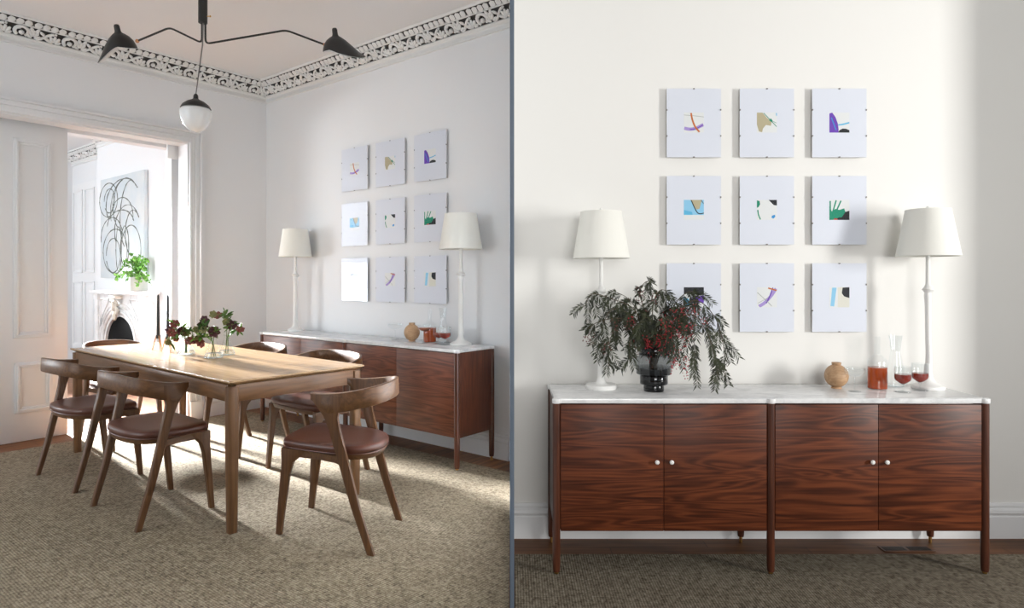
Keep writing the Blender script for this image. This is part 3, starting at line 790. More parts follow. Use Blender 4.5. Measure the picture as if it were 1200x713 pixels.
# ------------------------------------------------------------------ framed prints
INK = {k: mat('ink_'+k, c, .7) for k, c in dict(orange=(.62,.16,.02), purple=(.16,.05,.42), lilac=(.42,.30,.62), tan=(.52,.44,.26), green=(.0,.27,.14), teal=(.05,.40,.42), cyan=(.12,.50,.72), sky=(.30,.62,.80), black=(.008,.008,.008), red=(.50,.05,.02), grey=(.35,.36,.30), blue=(.03,.30,.62), cream=(.80,.76,.62)).items()}
def stroke(pts, w): return ('s', pts, w)
def blob(pts): return ('b', pts)
ART = [
 [('lilac', stroke([(.02,.22),(.3,.17),(.6,.22),(.98,.40)], .16)), ('purple', stroke([(.3,.16),(.6,.2),(.95,.38)], .04)), ('grey', stroke([(0,.88),(.5,.84),(1,.78)], .02)), ('orange', stroke([(.36,.98),(.42,.66),(.56,.30),(.78,.03)], .085))],
 [('tan', blob([(0,1),(.28,1),(.5,.74),(.74,.55),(.70,.34),(.45,.38),(.30,.20),(.26,.02),(.10,.06),(0,.4)])), ('green', stroke([(.34,.98),(.6,.70),(.98,.30)], .035)), ('green', blob([(.62,.60),(.74,.52),(.78,.60),(.70,.72)])), ('cyan', blob([(.95,.98),(1,.98),(1,.82),(.96,.86)])), ('green', stroke([(.6,.64),(.98,.48)], .02))],
 [('purple', blob([(0,0),(0,.96),(.14,1),(.30,.78),(.42,.46),(.46,.18),(.46,0)])), ('blue', stroke([(.10,.75),(.34,.12)], .05)), ('cyan', stroke([(.44,.38),(.70,.42),(1,.50)], .07)), ('black', blob([(.44,.0),(.5,.12),(.66,.2),(.84,.19),(1,.12),(1,0)]))],
 [('sky', blob([(0,.25),(0,1),(1,1),(1,.25)])), ('tan', blob([(.32,1),(.9,1),(.78,.55),(.62,.52),(.50,.72)])), ('cyan', blob([(.0,.25),(.45,.25),(.4,.4),(0,.5)])), ('black', stroke([(.36,1),(.68,.36),(1,.34)], .045)), ('black', stroke([(.86,1),(1,.80)], .04))],
 [('green', blob([(0,.98),(.14,.94),(.16,.78),(.08,.64),(0,.6)])), ('green', stroke([(.04,.5),(.08,.26),(.18,.02)], .06)), ('black', blob([(.58,1),(1,1),(1,.72),(.84,.74)])), ('blue', blob([(.72,.12),(.76,.22),(.9,.26),(.92,.16),(.82,.06)]))],
 [('green', blob([(0,0),(0,.7),(.12,.42),(.3,.55),(.5,.50),(.74,.58),(.82,.34),(.9,.0)])), ('green', stroke([(.05,.2),(.04,.95)], .07)), ('green', stroke([(.14,.3),(.34,.98)], .07)), ('green', stroke([(.28,.3),(.58,.96)], .07)), ('black', blob([(.28,0),(.46,.12),(.62,.14),(.8,.40),(1,.46),(1,0)])), ('red', blob([(.2,0),(.26,.09),(.4,.07),(.42,0)]))],
 [('black', blob([(0,.66),(0,1),(1,1),(1,.60)])), ('purple', blob([(.3,.24),(.4,.5),(1,.6),(1,.22)])), ('cyan', blob([(0,.06),(.0,.5),(.24,.42),(.34,.1)])), ('grey', stroke([(.1,.7),(.9,.1)], .03))],
 [('lilac', stroke([(.96,.94),(.70,.56),(.38,.22),(.10,.04)], .16)), ('purple', stroke([(.80,.98),(.62,.5),(.46,.20)], .06)), ('orange', stroke([(.56,.96),(.98,.84)], .07)), ('grey', stroke([(.02,.74),(.5,.3),(.74,.06)], .025)), ('grey', stroke([(.04,.2),(.6,.5)], .02))],
 [('cream', blob([(.42,0),(.42,1),(1,1),(1,0)])), ('sky', blob([(.05,.06),(.14,.98),(.36,.98),(.24,.04)])), ('black', blob([(.66,.98),(.62,.70),(.74,.54),(1,.46),(1,1)]))],
]
def picture(label, loc, rz, w, h, art, group, pw, ph):
    """local x to the right as one faces it, z up, front towards -y"""
    t = thing('framed_print', label, 'picture', loc, rz, group)
    b = MB(); b.smooth = False; b.span((-w/2+.03,-.017,.03), (w/2-.03,0,h-.03)); b.build('backing', M['hardboard'], t)
    b = MB(); b.smooth = False; b.span((-w/2,-.0215,0), (w/2,-.017,h)); b.build('mount', M['card'], t)
    cz = h*.505
    mats = [M['paper']]; idx = {}
    b = MB(); b.smooth = False
    def put(poly, k, j):
        y = -.0218-.00006*j
        b.mi = k
        vs = [b.v(((px-.5)*pw, y, cz+(pz-.5)*ph)) for px, pz in poly]
        b.face(vs)
    put([(0,0),(1,0),(1,1),(0,1)], 0, 0)
    for j, (c, sh) in enumerate(ART[art]):
        if c not in idx: idx[c] = len(mats); mats.append(INK[c])
        if sh[0] == 'b': put(sh[1], idx[c], j+1)
        else:
            p = cat_rom([Vector((a, c2, 0)) for a, c2 in sh[1]], 5) if len(sh[1]) > 2 else [Vector((a, c2, 0)) for a, c2 in sh[1]]
            Lp, Rp = [], []
            for i, q in enumerate(p):
                d = p[min(i+1,len(p)-1)]-p[max(i-1,0)]; d.normalize(); n = Vector((-d.y,d.x,0))*sh[2]/2
                Lp.append((min(1,max(0,q.x+n.x)), min(1,max(0,q.y+n.y)))); Rp.append((min(1,max(0,q.x-n.x)), min(1,max(0,q.y-n.y))))
            y = -.0218-.00006*(j+1); b.mi = idx[c]
            A = [b.v(((a-.5)*pw, y, cz+(z-.5)*ph)) for a, z in Lp]; B = [b.v(((a-.5)*pw, y, cz+(z-.5)*ph)) for a, z in Rp]
            for i in range(len(A)-1): b.face([A[i], A[i+1], B[i+1], B[i]])
    b.build('print', mats, t)
    b = MB(); b.smooth = False; b.span((-w/2,-.0248,0), (w/2,-.0226,h)); b.build('glass', M['pane'], t)
    for (x, z, dx, dz) in ((0,h-.001,.008,.005),(0,.001,.008,.005),(-w/2+.001,h*.31,.004,.007),(-w/2+.001,h*.69,.004,.007),(w/2-.001,h*.31,.004,.007),(w/2-.001,h*.69,.004,.007)):
        b = MB(); b.smooth = False; b.box((x,-.021,z), (dx,.010,dz), .001); b.build('clip', M['clip'], t)
    return t
row = ('top', 'middle', 'bottom'); col = ('left', 'centre', 'right')
desc = ['an orange curve over lilac', 'a tan shape and green line', 'a purple wing and black mound', 'a sky blue field with black zigzag', 'green marks and a black corner', 'green strokes over black', 'black above violet and cyan', 'a violet diagonal stroke', 'a pale blue bar and black patch']
s_ = 3.02/746
for r_ in range(3):
    for c_ in range(3):
        k = r_*3+c_
        xc = ((813.3, 899.0, 984.0)[c_]-600)*s_; zb = 1.23-((184.3, 286.8, 389.3)[r_]-328.5)*s_
        picture('%s %s print with %s, straight-on grid' % (row[r_], col[c_], desc[k]), (xc, 3.0445, zb), 0, 63.5*s_, 80.6*s_, k, 'nine framed prints above the straight-on credenza', 23.5*s_, 23.5*s_)
yc = ((1.562+1.222)/2, (1.117+.776)/2, (.663+.334)/2)
for r_ in range(3):
    for c_ in range(3):
        k = r_*3+c_
        X, Y = lw(V-.0005, yc[c_])
        picture('%s %s print with %s, dining room grid' % (row[r_], col[c_], desc[k]), (X, Y, 1.055+(2-r_)*.4625), TH-PI/2, .338, .358, k, 'nine framed prints on the dining room wall', .122, .104)

# ------------------------------------------------------------------ drinks and ornaments
def ball_vase(label, loc, r, sq=1.0):
    t = thing('ball_vase', label, 'vase', loc, 0)
    prof = [(r*.42,0),(r*.42,r*.10),(r*.36,r*.16)] + [(r*math.cos(a), r*1.12+r*1.04*math.sin(a)) for a in [(-1.2+2.4*k/22) for k in range(23)]] + [(r*.36,r*2.06),(r*.40,r*2.26),(r*.40,r*2.32),(r*.26,r*2.32),(r*.24,r*2.0)]
    b = MB(); b.lathe(prof[:3] + prof[3:], (0,0,0), 36); b.build('body', M['ceramic'], t, ang=40)
    b = MB(); b.lathe([(r*.44,0),(r*.445,r*.05),(r*.43,r*.1)], (0,0,0), 28); b.build('foot', M['ceramic'], t)
def goblet(label, loc, w, bowl_z, top, liq0, liq1, m, group=None):
    t = thing('wine_glass', label, 'glass', loc, 0, group)
    b = MB(); b.lathe([(w*.92,0),(w*.9,.0025),(w*.3,.006),(.0035,.010),(.003,bowl_z*.55),(.0042,bowl_z*.8),(.009,bowl_z)], (0,0,0), 28); b.build('stem', M['clear'], t)
    b = MB(); b.lathe([(.006,bowl_z),(w*.45,bowl_z+.008),(w*.9,bowl_z+.020),(w,bowl_z+.030),(w,top),(w-.0015,top),(w-.0015,bowl_z+.031)], (0,0,0), 32, cap=False); b.build('bowl', M['clear'], t)
    b = MB(); wi = w-.002
    b.lathe([(.004,liq0),(wi*.5,liq0+.007),(wi*.9,liq0+.018),(wi,liq0+.028),(wi,liq1)], (0,0,0), 28); b.build('drink', m, t)
def coupe(label, loc, w, h, m=None):
    t = thing('coupe_glass', label, 'glass', loc, 0)
    b = MB(); b.lathe([(w*.62,0),(w*.6,.002),(w*.2,.005),(.003,.009),(.0028,h*.5),(.005,h*.62)], (0,0,0), 28); b.build('stem', M['clear'], t)
    b = MB(); b.lathe([(.004,h*.62),(w*.5,h*.66),(w*.88,h*.76),(w,h*.88),(w*.99,h),(w*.975,h),(w*.975,h*.88)], (0,0,0), 32, cap=False); b.build('bowl', M['clear'], t)
    if m:
        b = MB(); b.lathe([(.004,h*.645),(w*.5,h*.675),(w*.84,h*.765),(w*.93,h*.85)], (0,0,0), 28); b.build('drink', m, t)
def decanter(label, loc, r, hb, liq, neck, top, m):
    t = thing('decanter', label, 'decanter', loc, 0)
    b = MB(); b.lathe([(r*.98,0),(r,.004),(r,hb-.012),(r*.96,hb-.004),(r*.6,hb+.010),(neck*1.05,hb+.020),(neck,hb+.03),(neck,top),(neck-.0015,top)], (0,0,0), 36, cap=False)
    b.build('bottle', M['clear'], t)
    b = MB(); b.lathe([(r*.97,.004),(r*.985,.008),(r*.985,liq)], (0,0,0), 36); b.build('drink', m, t)
def carafe(label, loc, r, h):
    t = thing('carafe', label, 'carafe', loc, 0)
    b = MB(); b.lathe([(r,0),(r,.005),(r*.98,h*.35),(r*.7,h*.55),(r*.55,h*.7),(r*.62,h*.88),(r*.8,h),(r*.77,h),(r*.52,h*.7)], (0,0,0), 36, cap=False); b.build('bottle', M['clear'], t)
    b = MB(); b.lathe([(r*.94,.003),(r*.95,.006)], (0,0,0), 30); b.build('base_disc', M['water'], t)
z = RH
ball_vase('round pale wooden vase beside the decanter on the straight-on credenza', (1.470, 2.885, z), .0505)
coupe('empty coupe glass between the round vase and decanter, straight-on credenza', (1.507, 2.80, z), .042, .105)
decanter('square-shouldered decanter of amber drink on the straight-on credenza', (1.646, 2.868, z), .0405, .135, .098, .012, .235, M['amber'])
carafe('clear glass carafe behind the wine glasses on the straight-on credenza', (1.765, 2.930, z), .036, .235)
goblet('left wine glass with red drink on the straight-on credenza', (1.710, 2.785, z), .0345, .030, .113, .034, .078, M['red'], 'red drinks on the straight-on credenza')
goblet('right wine glass with red drink beside the lamp, straight-on credenza', (1.817, 2.835, z), .0345, .030, .120, .034, .076, M['red'], 'red drinks on the straight-on credenza')
def dl(x, y): X, Y = lw(x, y); return (X, Y, CH)
ball_vase('round pale wooden vase on the dining room credenza', dl(1.66,.520), .058)
coupe('empty coupe glass left of the round vase, dining room credenza', dl(1.69,.735), .055, .12)
coupe('coupe glass of rosy drink in front of decanter, dining room credenza', dl(1.62,.345), .050, .130, M['pinkish'])
decanter('decanter of amber drink behind the coupe, dining room credenza', dl(1.69,.365), .046, .135, .105, .014, .24, M['amber'])
carafe('clear glass carafe behind the red wine glasses, dining room credenza', dl(1.72,.262), .040, .25)
goblet('left wine glass with red drink on the dining room credenza', dl(1.64,.225), .040, .036, .125, .040, .080, M['red'], 'red drinks on the dining room credenza')
goblet('right wine glass with red drink on the dining room credenza', dl(1.62,.145), .042, .036, .125, .040, .082, M['red'], 'red drinks on the dining room credenza')

# floor register
def register():
    t = thing('floor_register', 'dark slotted floor vent set in the floorboards under the credenza', 'vent', (1.80, 2.905, .001), 0)
    b = MB(); b.smooth = False; b.span((-.115,-.028,0), (.115,.028,.003)); b.build('frame', mat('brown_vent', (.09,.035,.014), .5), t)
    for c in (-.056, .056):
        b = MB(); b.smooth = False
        for k in range(8): b.span((c-.048+k*.0125,-.02,.0031), (c-.048+k*.0125+.0075,.02,.0042))
        b.build('slot_row', M['vent'], t)
register()

# ------------------------------------------------------------------ pepper-branch arrangement
VX, VY = .627, 2.815
def tier_vase():
    t = thing('stepped_vase', 'stepped smoked glass vase holding drooping pepper branches', 'vase', (VX, VY, RH), 0)
    k = .00374
    tiers = [(12.0,0,8.2,'smokedark'), (16.3,8.2,20.0,'smokedark'), (20.7,20.0,29.0,'smoke'), (24.0,29.0,42.5,'smokepale'), (17.8,42.5,53,'smoke')]
    for r_, z0, z1, m in tiers:
        r_, z0, z1 = r_*k, z0*k, z1*k
        b = MB()
        b.lathe([(r_*.78,z0),(r_*.95,z0),(r_,z0+.003),(r_,z1-.003),(r_*.95,z1),(r_*.72,z1)], (0,0,0), 40, cap=False)
        b.build('tier', M[m], t, ang=50)
    b = MB(); b.lathe([(.03,.003),(.034,.004),(.034,.028),(.048,.031),(.048,.07),(.06,.075),(.06,.10)], (0,0,0), 32); b.build('water', M['smoke'], t)
tier_vase()
def rv(a=1.0): return Vector((random.uniform(-a,a), random.uniform(-a,a), random.uniform(-a,a)))
def pepper_branch(label, pts, nf, fl, berries=0, bmat='berry', dens=1.0):
    o0 = Vector((VX, VY, RH))
    t = thing('pepper_branch', label, 'branch', (VX, VY, RH), 0, 'pepper tree branches in the stepped vase')
    path = cat_rom([Vector(p) for p in pts], 8)
    b = MB(); n = len(path)
    b.tube(path, [.0032*(1-.7*i/n) for i in range(n)], 6); b.build('stem', M['twig'], t)
    lf = MB(); lf.smooth = False
    be = []
    for k in range(nf):
        u = .30+.70*(k+random.random()*.6)/nf
        i = min(n-2, int(u*(n-1))); p = path[i]; d = (path[i+1]-path[i]).normalized()
        out = (rv(1)+d*.5); out.z -= .25; out.normalize()
        L_ = fl*random.uniform(.65,1.2)
        fp = [p + out*L_*q + Vector((0,0,-.75*L_*q*q)) for q in (0,.25,.5,.75,1)]
        fp = cat_rom(fp, 4)
        m_ = len(fp)
        lf.tube(fp, .0007, 3, cap=False)
        for j in range(2, m_):
            q = fp[j]; dd = (fp[min(j+1,m_-1)]-fp[j-1]).normalized()
            side = dd.cross(Vector((0,-1,.2)))
            if side.length < .1: side = dd.cross(Vector((1,0,0)))
            side.normalize()
            for s in (-1, 1):
                dr = dd*.75 + side*s*.8 + rv(.22)
                lf.leaf(q, dr, Vector((0,-1,.2))+rv(.35), .027*random.uniform(.7,1.15), .0040, .10, .2)
        if k < berries: be.append((fp[-1] if random.random() < .4 else fp[len(fp)//2], out))
    lf.build('foliage', M['leafdark'], t)
    if be:
        for p, out in be:
            bb = MB()
            for j in range(13):
                q = p + Vector((random.gauss(0,.009), random.gauss(0,.008)-.022, .004-random.random()*.055))
                bb.ball(q, random.uniform(.0023,.0034), 1)
            bb.build('berry_cluster', M[bmat], t)
k = .00374
def pp(px, py, dy): return ((px-767.5)*k, dy, (459.5-py)*k)
root = lambda: (random.uniform(-.02,.02), random.uniform(-.02,.02), .10)
neck = lambda px: pp(767+(px-767)*.12, 407, random.uniform(-.02,.02))
BR = [
 ('left branch drooping furthest out in front of the lamp', [pp(745,365,-.02), pp(715,350,-.04), pp(692,345,-.05), pp(684,362,-.05)], 13, .060, 0),
 ('left branch hanging down before the lamp column', [pp(740,372,-.05), pp(716,362,-.07), pp(703,385,-.08), pp(706,410,-.08)], 13, .070, 3),
 ('left branch trailing lowest towards the marble, beside the lamp base', [pp(742,375,-.02), pp(722,380,-.03), pp(714,405,-.03), pp(713,432,-.03)], 11, .055, 0),
 ('left branch reaching out with dry reddish berry sprays', [pp(744,378,-.06), pp(720,372,-.10), pp(698,376,-.11), pp(686,384,-.11)], 8, .050, 7),
 ('short branch curving down at left of the vase rim', [pp(748,390,-.06), pp(738,392,-.08), pp(734,408,-.09), pp(735,424,-.09)], 9, .050, 2),
 ('upright branch with fine arching tip and pink berries', [pp(758,370,-.01), pp(750,345,-.02), pp(756,331,-.02), pp(769,330,-.02)], 9, .045, 6),
 ('upright bushy branch at the top centre', [pp(766,375,.0), pp(768,352,.0), pp(776,340,.0), pp(788,344,.0)], 12, .060, 1),
 ('upright branch at top left of centre', [pp(757,375,.02), pp(745,358,.03), pp(735,348,.03), pp(722,342,.03)], 11, .055, 0),
 ('branch crossing the dark print with red berries', [pp(782,375,.0), pp(798,350,.0), pp(812,342,-.01), pp(824,352,-.02)], 12, .060, 8),
 ('central branch falling over the rim with red berries', [pp(768,382,-.06), pp(776,372,-.09), pp(786,390,-.11), pp(789,412,-.11)], 15, .060, 13),
 ('right branch arching out and falling to the marble', [pp(786,372,-.03), pp(812,352,-.06), pp(834,372,-.07), pp(843,405,-.08), pp(845,440,-.08)], 20, .060, 5),
 ('right branch falling just inside the outermost one', [pp(784,380,-.05), pp(806,368,-.09), pp(822,388,-.10), pp(830,415,-.11), pp(834,438,-.11)], 17, .055, 4),
 ('right branch hanging between vase and outer branches', [pp(780,384,-.05), pp(796,378,-.10), pp(806,400,-.12), pp(806,428,-.12)], 15, .055, 9),
 ('dense leafy branch at the heart of the bouquet', [pp(764,388,-.04), pp(760,376,-.06), pp(752,372,-.08), pp(744,382,-.09)], 15, .060, 2),
 ('dense leafy branch leaning over the vase front', [pp(768,392,-.05), pp(772,384,-.09), pp(776,390,-.11), pp(774,404,-.11)], 13, .050, 6),
 ('dense dark branch behind the bouquet centre', [pp(770,385,.03), pp(780,368,.04), pp(794,362,.04), pp(806,374,.04)], 14, .065, 2),
 ('dense dark branch behind, leaning left', [pp(762,385,.03), pp(748,372,.04), pp(732,370,.04), pp(722,382,.04)], 14, .065, 0),
]
for lab, ps, nf, fl, nb in BR:
    pepper_branch('pepper tree '+lab if len(lab.split()) < 14 else lab, [root(), neck(ps[-1][0]/k+767.5)] + ps, int(nf*.92), fl*.95, nb, 'berry2' if 'dry' in lab or 'pink' in lab else 'berry')

# ------------------------------------------------------------------ flasks of flowers and candles on the table
TZ = .749
def flask(label, x, y, r=.045, h=.115, water=.03):
    t = dthing('flask_vase', label, 'vase', x, y, TZ, 0, 'conical glass flasks on the dining table')
    b = MB(); b.lathe([(r*.9,0),(r,.004),(r*.98,.012),(r*.80,h*.3),(r*.50,h*.6),(r*.30,h*.85),(r*.28,h*.93),(r*.38,h),(r*.36,h),(r*.26,h*.93)], (0,0,0), 32, cap=False); b.build('body', M['clear'], t, ang=60)
    b = MB(); b.lathe([(r*.86,.002),(r*.95,.006),(r*.93,.014),(r*.80,water)], (0,0,0), 30); b.build('water', M['water'], t)
def hellebore(label, x, y, pts, blooms, leaves):
    t = dthing('hellebore_stem', label, 'flower', x, y, TZ, 0, 'cut hellebores in the flasks')
    path = cat_rom([Vector(p) for p in pts], 6); n = len(path)
    b = MB(); b.tube(path, [.0026*(1-.5*i/n) for i in range(n)], 6); b.build('stem', M['stem'], t)
    tip = path[-1]
    for i, (dx, dy, dz, m, sz) in enumerate(blooms):
        c = tip + Vector((dx, dy, dz)); b = MB(); b.smooth = True
        if i: b.tube([path[-4], (path[-4]+c)/2+Vector((0,0,.006)), c], .0016, 5)
        nrm = (rv(.6)+Vector((-.5,-.8,.15))).normalized()
        a = nrm.orthogonal().normalized(); e = nrm.cross(a)
        for q in range(6):
            an = q*2*PI/6+random.random()*.2
            d = a*math.cos(an)+e*math.sin(an) + nrm*.35
            b.leaf(c, d, nrm, sz*1.3, sz*1.15, -.12, .1)
        for q in range(5):
            an = q*2*PI/5+.4
            d = a*math.cos(an)+e*math.sin(an) + nrm*.9
            b.leaf(c, d, nrm, sz*.75, sz*.7, -.15, 0)
        b.mi = 1
        b.ball(c+nrm*sz*.22, sz*.2, 1); b.mi = 0
        b.build('bloom', [M[m], M['bloom3']], t)
    if leaves:
        b = MB()
        for q in range(int(leaves*1.6)):
            i = random.randrange(n//2, n); p = path[i]
            d = rv(1)+Vector((0,0,.35))
            b.leaf(p, d, rv(1)+Vector((0,0,1)), random.uniform(.04,.07), random.uniform(.018,.028), .12, .2)
        b.build('leaf_cluster', M['leafmid'] if random.random() < .7 else M['leaffresh'], t)
# camera-right on the table runs along (+x*.62, -y*.79)
def cr(r_, up, back=0): return (r_*.617+back*.787, -r_*.787+back*.617, up)
F1, F2, F3 = (.385,1.265), (.400,.940), (.530,1.030)
flask('far left flask of hellebores, nearest the candles', *F1, .054, .112, .028)
flask('front flask of hellebores on the table', *F2, .056, .132, .032)
flask('flask of hellebores standing just behind the front one', *F3, .051, .130, .032)
HB = [
 (F1, 'hellebore reaching furthest left in front of the candles', (-.10,.085), [(-.01,0,.0,'bloom3',.020),(.05,.02,.015,'bloom2',.018)], 9),
 (F1, 'tall rosy hellebore above the far left flask', (-.06,.200), [(0,0,0,'bloom2',.026),(-.02,.03,-.035,'bloom',.024)], 6),
 (F1, 'dark hellebore leaning right over the far left flask', (-.02,.155), [(0,0,0,'bloom',.026),(.03,.0,-.015,'bloom3',.024),(-.05,.02,-.01,'bloom2',.026)], 9),
 (F1, 'rose red hellebore hanging low at right of the far left flask', (.05,.085), [(0,0,0,'bloom2',.028),(-.02,.03,.005,'bloom2',.024),(.03,-.03,-.01,'bloom2',.026)], 6),
 (F2, 'dark hellebore leaning left from the front flask', (-.07,.205), [(0,0,0,'bloom',.028),(.02,.02,.03,'bloom',.024),(-.03,.02,-.03,'bloom3',.022)], 10),
 (F2, 'dark starry hellebore straight over the front flask', (.0,.165), [(0,0,0,'bloom',.032),(-.05,.02,.01,'bloom3',.022)], 10),
 (F2, 'green hellebore drooping at left of the front flask', (-.10,.13), [(0,0,0,'bloom3',.026),(.01,.01,-.03,'bloom2',.024)], 9),
 (F3, 'tall leafy green hellebore sprig at top right of the flasks', (.0,.265), [(-.03,.03,-.01,'bloom2',.026),(-.06,.03,.0,'bloom3',.022)], 14),
 (F3, 'dark hellebore at right over the rear flask', (.04,.195), [(0,0,0,'bloom',.028),(-.03,.02,.02,'bloom3',.022)], 10),
 (F3, 'rosy hellebore at the far right of the flasks', (.085,.165), [(0,0,0,'bloom2',.024)], 6),
]
for (fx, fy), lab, (r_, up), bl, nl in HB:
    p0 = cr(random.uniform(-.012,.012), .012, random.uniform(-.01,.01)); p1 = cr(r_*.16, .118, .0)
    p2 = cr(r_*.6, .118+(up-.118)*.75 if up > .12 else .15, random.uniform(-.02,.02)); p3 = cr(r_, up, random.uniform(-.03,.02))
    hellebore(lab, fx, fy, [p0, p1, p2, p3], bl, nl)
for (x, y, nm) in ((.395,1.700,'left'), (.405,1.575,'right')):
    t = dthing('candle_holder', '%s copper-legged candle holder beside the flasks' % nm, 'candle holder', x, y, TZ, 0, 'candle holders on the table')
    b = MB(); b.lathe([(.011,.078),(.014,.080),(.014,.102),(.011,.102),(.011,.084)], (0,0,0), 18, cap=False); b.build('cup', M['black'], t)
    for q in range(3):
        a = q*2*PI/3+.5
        l = MB(); l.tube([(.011*math.cos(a),.011*math.sin(a),.098),(.036*math.cos(a),.036*math.sin(a),0)], [.004,.0028], 8); l.build('leg', M['copper'], t)
    t = dthing('taper_candle', 'slim black taper candle in the %s holder' % nm, 'candle', x, y, TZ+.084, 0, 'black taper candles')
    b = MB(); b.lathe([(.0105,0),(.0105,.02),(.0085,.20),(.0070,.285),(.004,.297)], (0,0,0), 16); b.build('wax', M['candle'], t)
    b = MB(); b.tube([(0,0,.295),(.001,0,.303),(.002,0,.308)], .0008, 5); b.build('wick', M['paper'], t)

# ------------------------------------------------------------------ plant on the mantel
def plant():
    t = dthing('potted_plant', 'trailing green plant in a grey pot on the mantel', 'plant', 1.475, 4.76, 1.109)
    b = MB(); b.lathe([(.085,0),(.092,.006),(.098,.14),(.098,.155),(.088,.155),(.086,.13)], (0,0,0), 28, cap=True); b.build('pot', M['potgrey'], t)
    b = MB(); b.lathe([(.086,.12),(.07,.135),(.01,.14)], (0,0,0), 20); b.build('soil', M['soil'], t)
    st = MB(); lf = MB()
    for k in range(24):
        a = random.uniform(0, 2*PI); out = random.uniform(.10,.30); up = random.uniform(.06,.26)
        if k < 9: up = random.uniform(-.12,.03); out = random.uniform(.17,.34)
        dx, dy = math.cos(a)*.6, math.sin(a)*1.15
        if dx > 0: dx *= .15
        p = bez([(0,0,.13), (dx*out*.3, dy*out*.3, .30 if k >= 9 else .24), (dx*out*.9, dy*out*.9, .20+up), (dx*out, dy*out, .15+up)], 8)
        st.tube(p, .003, 5)
        for i in range(2, 9):
            for q in range(2):
                d = rv(1); d.x -= .2; d.x = min(d.x, .3)
                lf.leaf(p[i], d, rv(1)+Vector((-.6,0,.8)), random.uniform(.035,.055), random.uniform(.03,.042), .1, .15)
    st.build('stem', M['stem'], t); lf.build('foliage', M['leaffresh'], t)
plant()

# ------------------------------------------------------------------ ceiling lamp with three arms
def ceiling_lamp():
    cx, cy = .46, 1.20
    t = dthing('ceiling_lamp', 'black three-armed ceiling lamp with beak-shaped shades and a white-lined third shade', 'lamp', cx, cy, 0)
    b = MB(); b.lathe([(.026,2.90),(.028,2.902),(.028,CZ-.02),(.062,CZ-.02),(.066,CZ-.004),(.066,CZ)], (0,0,0), 24); b.build('stem', M['black'], t)
    b = MB(); b.tube([cr(.024,2.945), cr(.046,2.945)], .0035, 8); b.ball(cr(.048,2.945), .007, 1); b.build('knob', M['brass'], t)
    # arms: positions given as (to camera right, height, away)
    def arm(ps, r0=.0065):
        b = MB(); pts = [Vector(cr(*p)) for p in ps]
        out = []
        for i, p in enumerate(pts):                    # round the corners
            if 0 < i < len(pts)-1:
                a = p + (pts[i-1]-p).normalized()*.035; c = p + (pts[i+1]-p).normalized()*.035
                out += bez([a, p, c], 5)
            else: out.append(p)
        b.tube(out, r0, 8)
        return b.build('arm', M['black'], t), pts[-1]
    def head(c, dirr, away, tilt, stretch, droop, sc=1.0):
        """beak-shaped metal shade: knob on top, rim stretched and drooping to one side"""
        ex = Vector(cr(dirr*math.cos(tilt), -math.sin(tilt), away)).normalized()
        ez = Vector(cr(0,1,-.42)); ez -= ex*ez.dot(ex); ez.normalize(); ey = ez.cross(ex).normalized()
        c = Vector(cr(*c))
        n = 40
        prof = [(.0,.100,0),(.012,.098,0),(.0165,.088,0),(.0175,.060,0),(.021,.050,0),(.036,.042,.02),(.058,.026,.10),(.076,.002,.30),(.086,-.026,.62),(.090,-.044,1.0)]
        def ring(r, z, k, inset=0):
            out = []
            for q in range(n):
                a = 2*PI*q/n; ca, sa = math.cos(a), math.sin(a)
                beak = max(0, ca)**2.0
                rr = (r-inset)*(1+ stretch*beak*k)
                zz = z - droop*beak*k**.8 + .014*(1-abs(ca))*k
                out.append(c + (ex*(rr*ca) + ey*(rr*sa*(1-.15*beak*k)) + ez*zz)*sc)
            return out
        b = MB(); b.rings([ring(*p) for p in prof], cap=True)
        b.bm.faces.ensure_lookup_table(); b.bm.faces.remove(b.bm.faces[-1])      # the shade is open below
        h = b.build('lamp_shade', M['black'], t, ang=60)
        b = MB(); b.rings([ring(r, z-.004, k, .003) for r, z, k in prof[4:]], cap=False); b.build('shade_lining', M['opal'], h, ang=60)
        b = MB(); q = c + ez*(-.010)*sc; b.tube([c+ez*.03*sc, q], .012*sc, 10); b.ball(q-ez*.018*sc, .022*sc, 2); b.build('bulb', M['bulb'], h)
        return h
    a1, e1 = arm([(-.006,2.91,0), (-.006,2.771,0), (-.243,2.892,.05), (-.485,2.822,.10)])
    head((-.60,2.822,.10), -.97, -.28, .12, .70, .085, 1.05)
    a2, e2 = arm([(.016,2.91,0), (.016,2.765,0), (.544,2.851,-.01), (.800,2.752,-.02)])
    head((.875,2.752,-.03), .97, -.28, .10, 1.15, .035, 1.0)
    for e in (e1, e2):
        b = MB(); b.ball(e, .013, 2); b.build('joint', M['copper'], t)
    b = MB(); b.tube([cr(0,2.91), cr(-.002,2.76), cr(-.045,2.44)], [.0065,.0045,.0035], 8); b.build('arm', M['clip'], t)
    g = cr(-.046, 2.27)
    b = MB(); r0 = .094
    b.lathe([(r0*.98,.0),(r0*.86,.022),(r0*.55,.045),(r0*.25,.058),(.016,.065),(.014,.085),(.008,.095)], (g[0],g[1],g[2]+.075), 32); cap = b.build('shade_cap', M['black'], t)
    b = MB(); b.lathe([(.010,0),(.012,.006),(.010,.03)], (g[0],g[1],g[2]+.13), 16); b.build('joint', M['copper'], t)
    b = MB(); b.lathe([(r0*.90,.076),(r0*1.0,.062),(r0*1.02,.047),(r0*.99,.026),(r0*.90,-.004),(r0*.75,-.034),(r0*.55,-.057),(r0*.30,-.071),(.004,-.075)], g, 36); b.build('shade_bowl', M['opal'], t, ang=60)  # closed bowl stands in for the third shade's open white underside
ceiling_lamp()

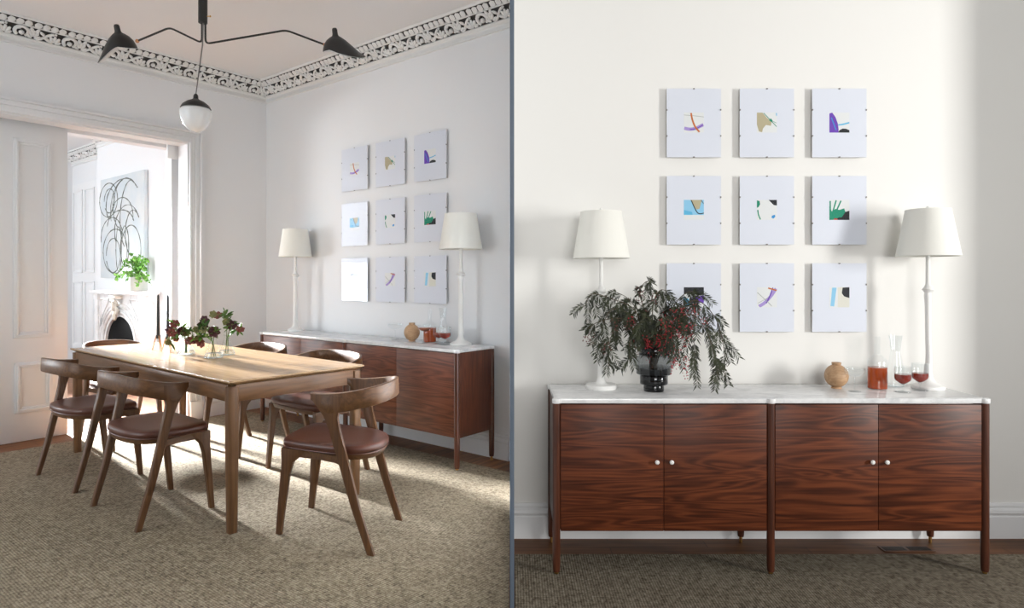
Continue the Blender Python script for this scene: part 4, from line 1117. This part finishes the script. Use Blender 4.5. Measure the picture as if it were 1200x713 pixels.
# ------------------------------------------------------------------ partition between the two rooms
b = MB(); b.smooth = False; b.span((-.006,2.012,0), (.006,4.36,CZ+.06)); struct(b, 'wall_partition', M['paint'], False)
b = MB(); b.smooth = False; b.span((-.0068,2.0,0), (.0068,2.012,CZ+.06), .001); struct(b, 'trim_7', M['slate'], False)

# ------------------------------------------------------------------ second room
YW = 3.045
b = MB(); b.smooth = False; b.span((.008,-2.2,-.06), (2.9,YW+.06,0)); struct(b, 'floor', M['floor_dim'], False)
b = MB(); b.smooth = False; b.span((.008,-2.2,CZ), (2.9,YW+.06,CZ+.06)); struct(b, 'ceiling', M['ceil'], False)
b = MB(); b.smooth = False; b.span((.006,YW,0), (2.8,YW+.06,CZ)); struct(b, 'wall_credenza_side', M['paint_r'], False)
b = MB(); b.smooth = False
b.span((2.75,2.40,0), (2.83,YW,CZ)); b.span((2.75,-2.2,0), (2.83,.3,CZ)); b.span((2.75,.3,3.0), (2.83,2.40,CZ)); b.span((2.75,.3,0), (2.83,2.40,.25))
struct(b, 'wall_window_side', M['paint_r'], False)
baseboard((2.75,YW), (.006,YW), (0,-1), 'baseboard_credenza', False, 'trim', .165)

# ------------------------------------------------------------------ light
w = bpy.data.worlds.new('world'); bpy.context.scene.world = w; w.use_nodes = True
w.node_tree.nodes['Background'].inputs[0].default_value = (.93,.96,1,1); w.node_tree.nodes['Background'].inputs[1].default_value = .45
def area(name, loc, to, sx, sy, e, col=(1,1,1), spread=180):
    l = bpy.data.lights.new(name, 'AREA'); l.shape = 'RECTANGLE'; l.size = sx; l.size_y = sy; l.energy = e; l.color = col
    l.spread = math.radians(spread)
    o = bpy.data.objects.new(name, l); C.objects.link(o); o.location = loc
    o.rotation_euler = (Vector(to)-Vector(loc)).to_track_quat('-Z', 'Y').to_euler()
    return o
def dp(x, y, z): X, Y = lw(x, y); return (X, Y, z)
area('window_light_dining', dp(-3.35,1.3,1.65), dp(1.8,1.0,1.2), 2.0, 2.2, 60, (.87,.945,1))
area('parlour_window_light', dp(-3.0,6.6,1.8), dp(1.7,6.3,1.4), 2.6, 2.4, 145, (.88,.95,1))
area('parlour_bay_light', dp(.62,8.1,2.1), dp(.60,1.5,.3), .5, .65, 330, (.94,.975,1), 33)
area('parlour_side_light', dp(-2.2,6.6,1.15), dp(1.7,1.2,1.4), 2.2, .8, 15, (.92,.965,1), 55)
area('window_light_credenza', (4.9,.1,1.5), (1.07,3.0,1.35), .5, 1.4, 150, (1,.985,.95))
area('rear_fill_light', (.95,-2.6,1.75), (1.2,3.0,1.4), 1.7, 1.8, 20, (1,.99,.965), 80)  # added fill from behind the camera, no real source there

# ------------------------------------------------------------------ camera
cam = bpy.data.cameras.new('camera'); co = bpy.data.objects.new('camera', cam); C.objects.link(co)
co.location = (0, 0, 1.23); co.rotation_euler = (PI/2, 0, 0)
cam.sensor_width = 36; cam.lens = 746/1200*36; cam.shift_x = 0; cam.shift_y = -(356.5-328.5)/1200
cam.clip_start = .05
S = bpy.context.scene; S.camera = co
S.view_settings.view_transform = 'Standard'; S.view_settings.look = 'None'; S.view_settings.gamma = 1; S.view_settings.exposure = 0
S.view_settings.use_curve_mapping = False
S.cycles.max_bounces = 10; S.cycles.transparent_max_bounces = 24; S.cycles.caustics_reflective = False; S.cycles.caustics_refractive = False
S.cycles.use_denoising = True; S.cycles.sample_clamp_indirect = 8
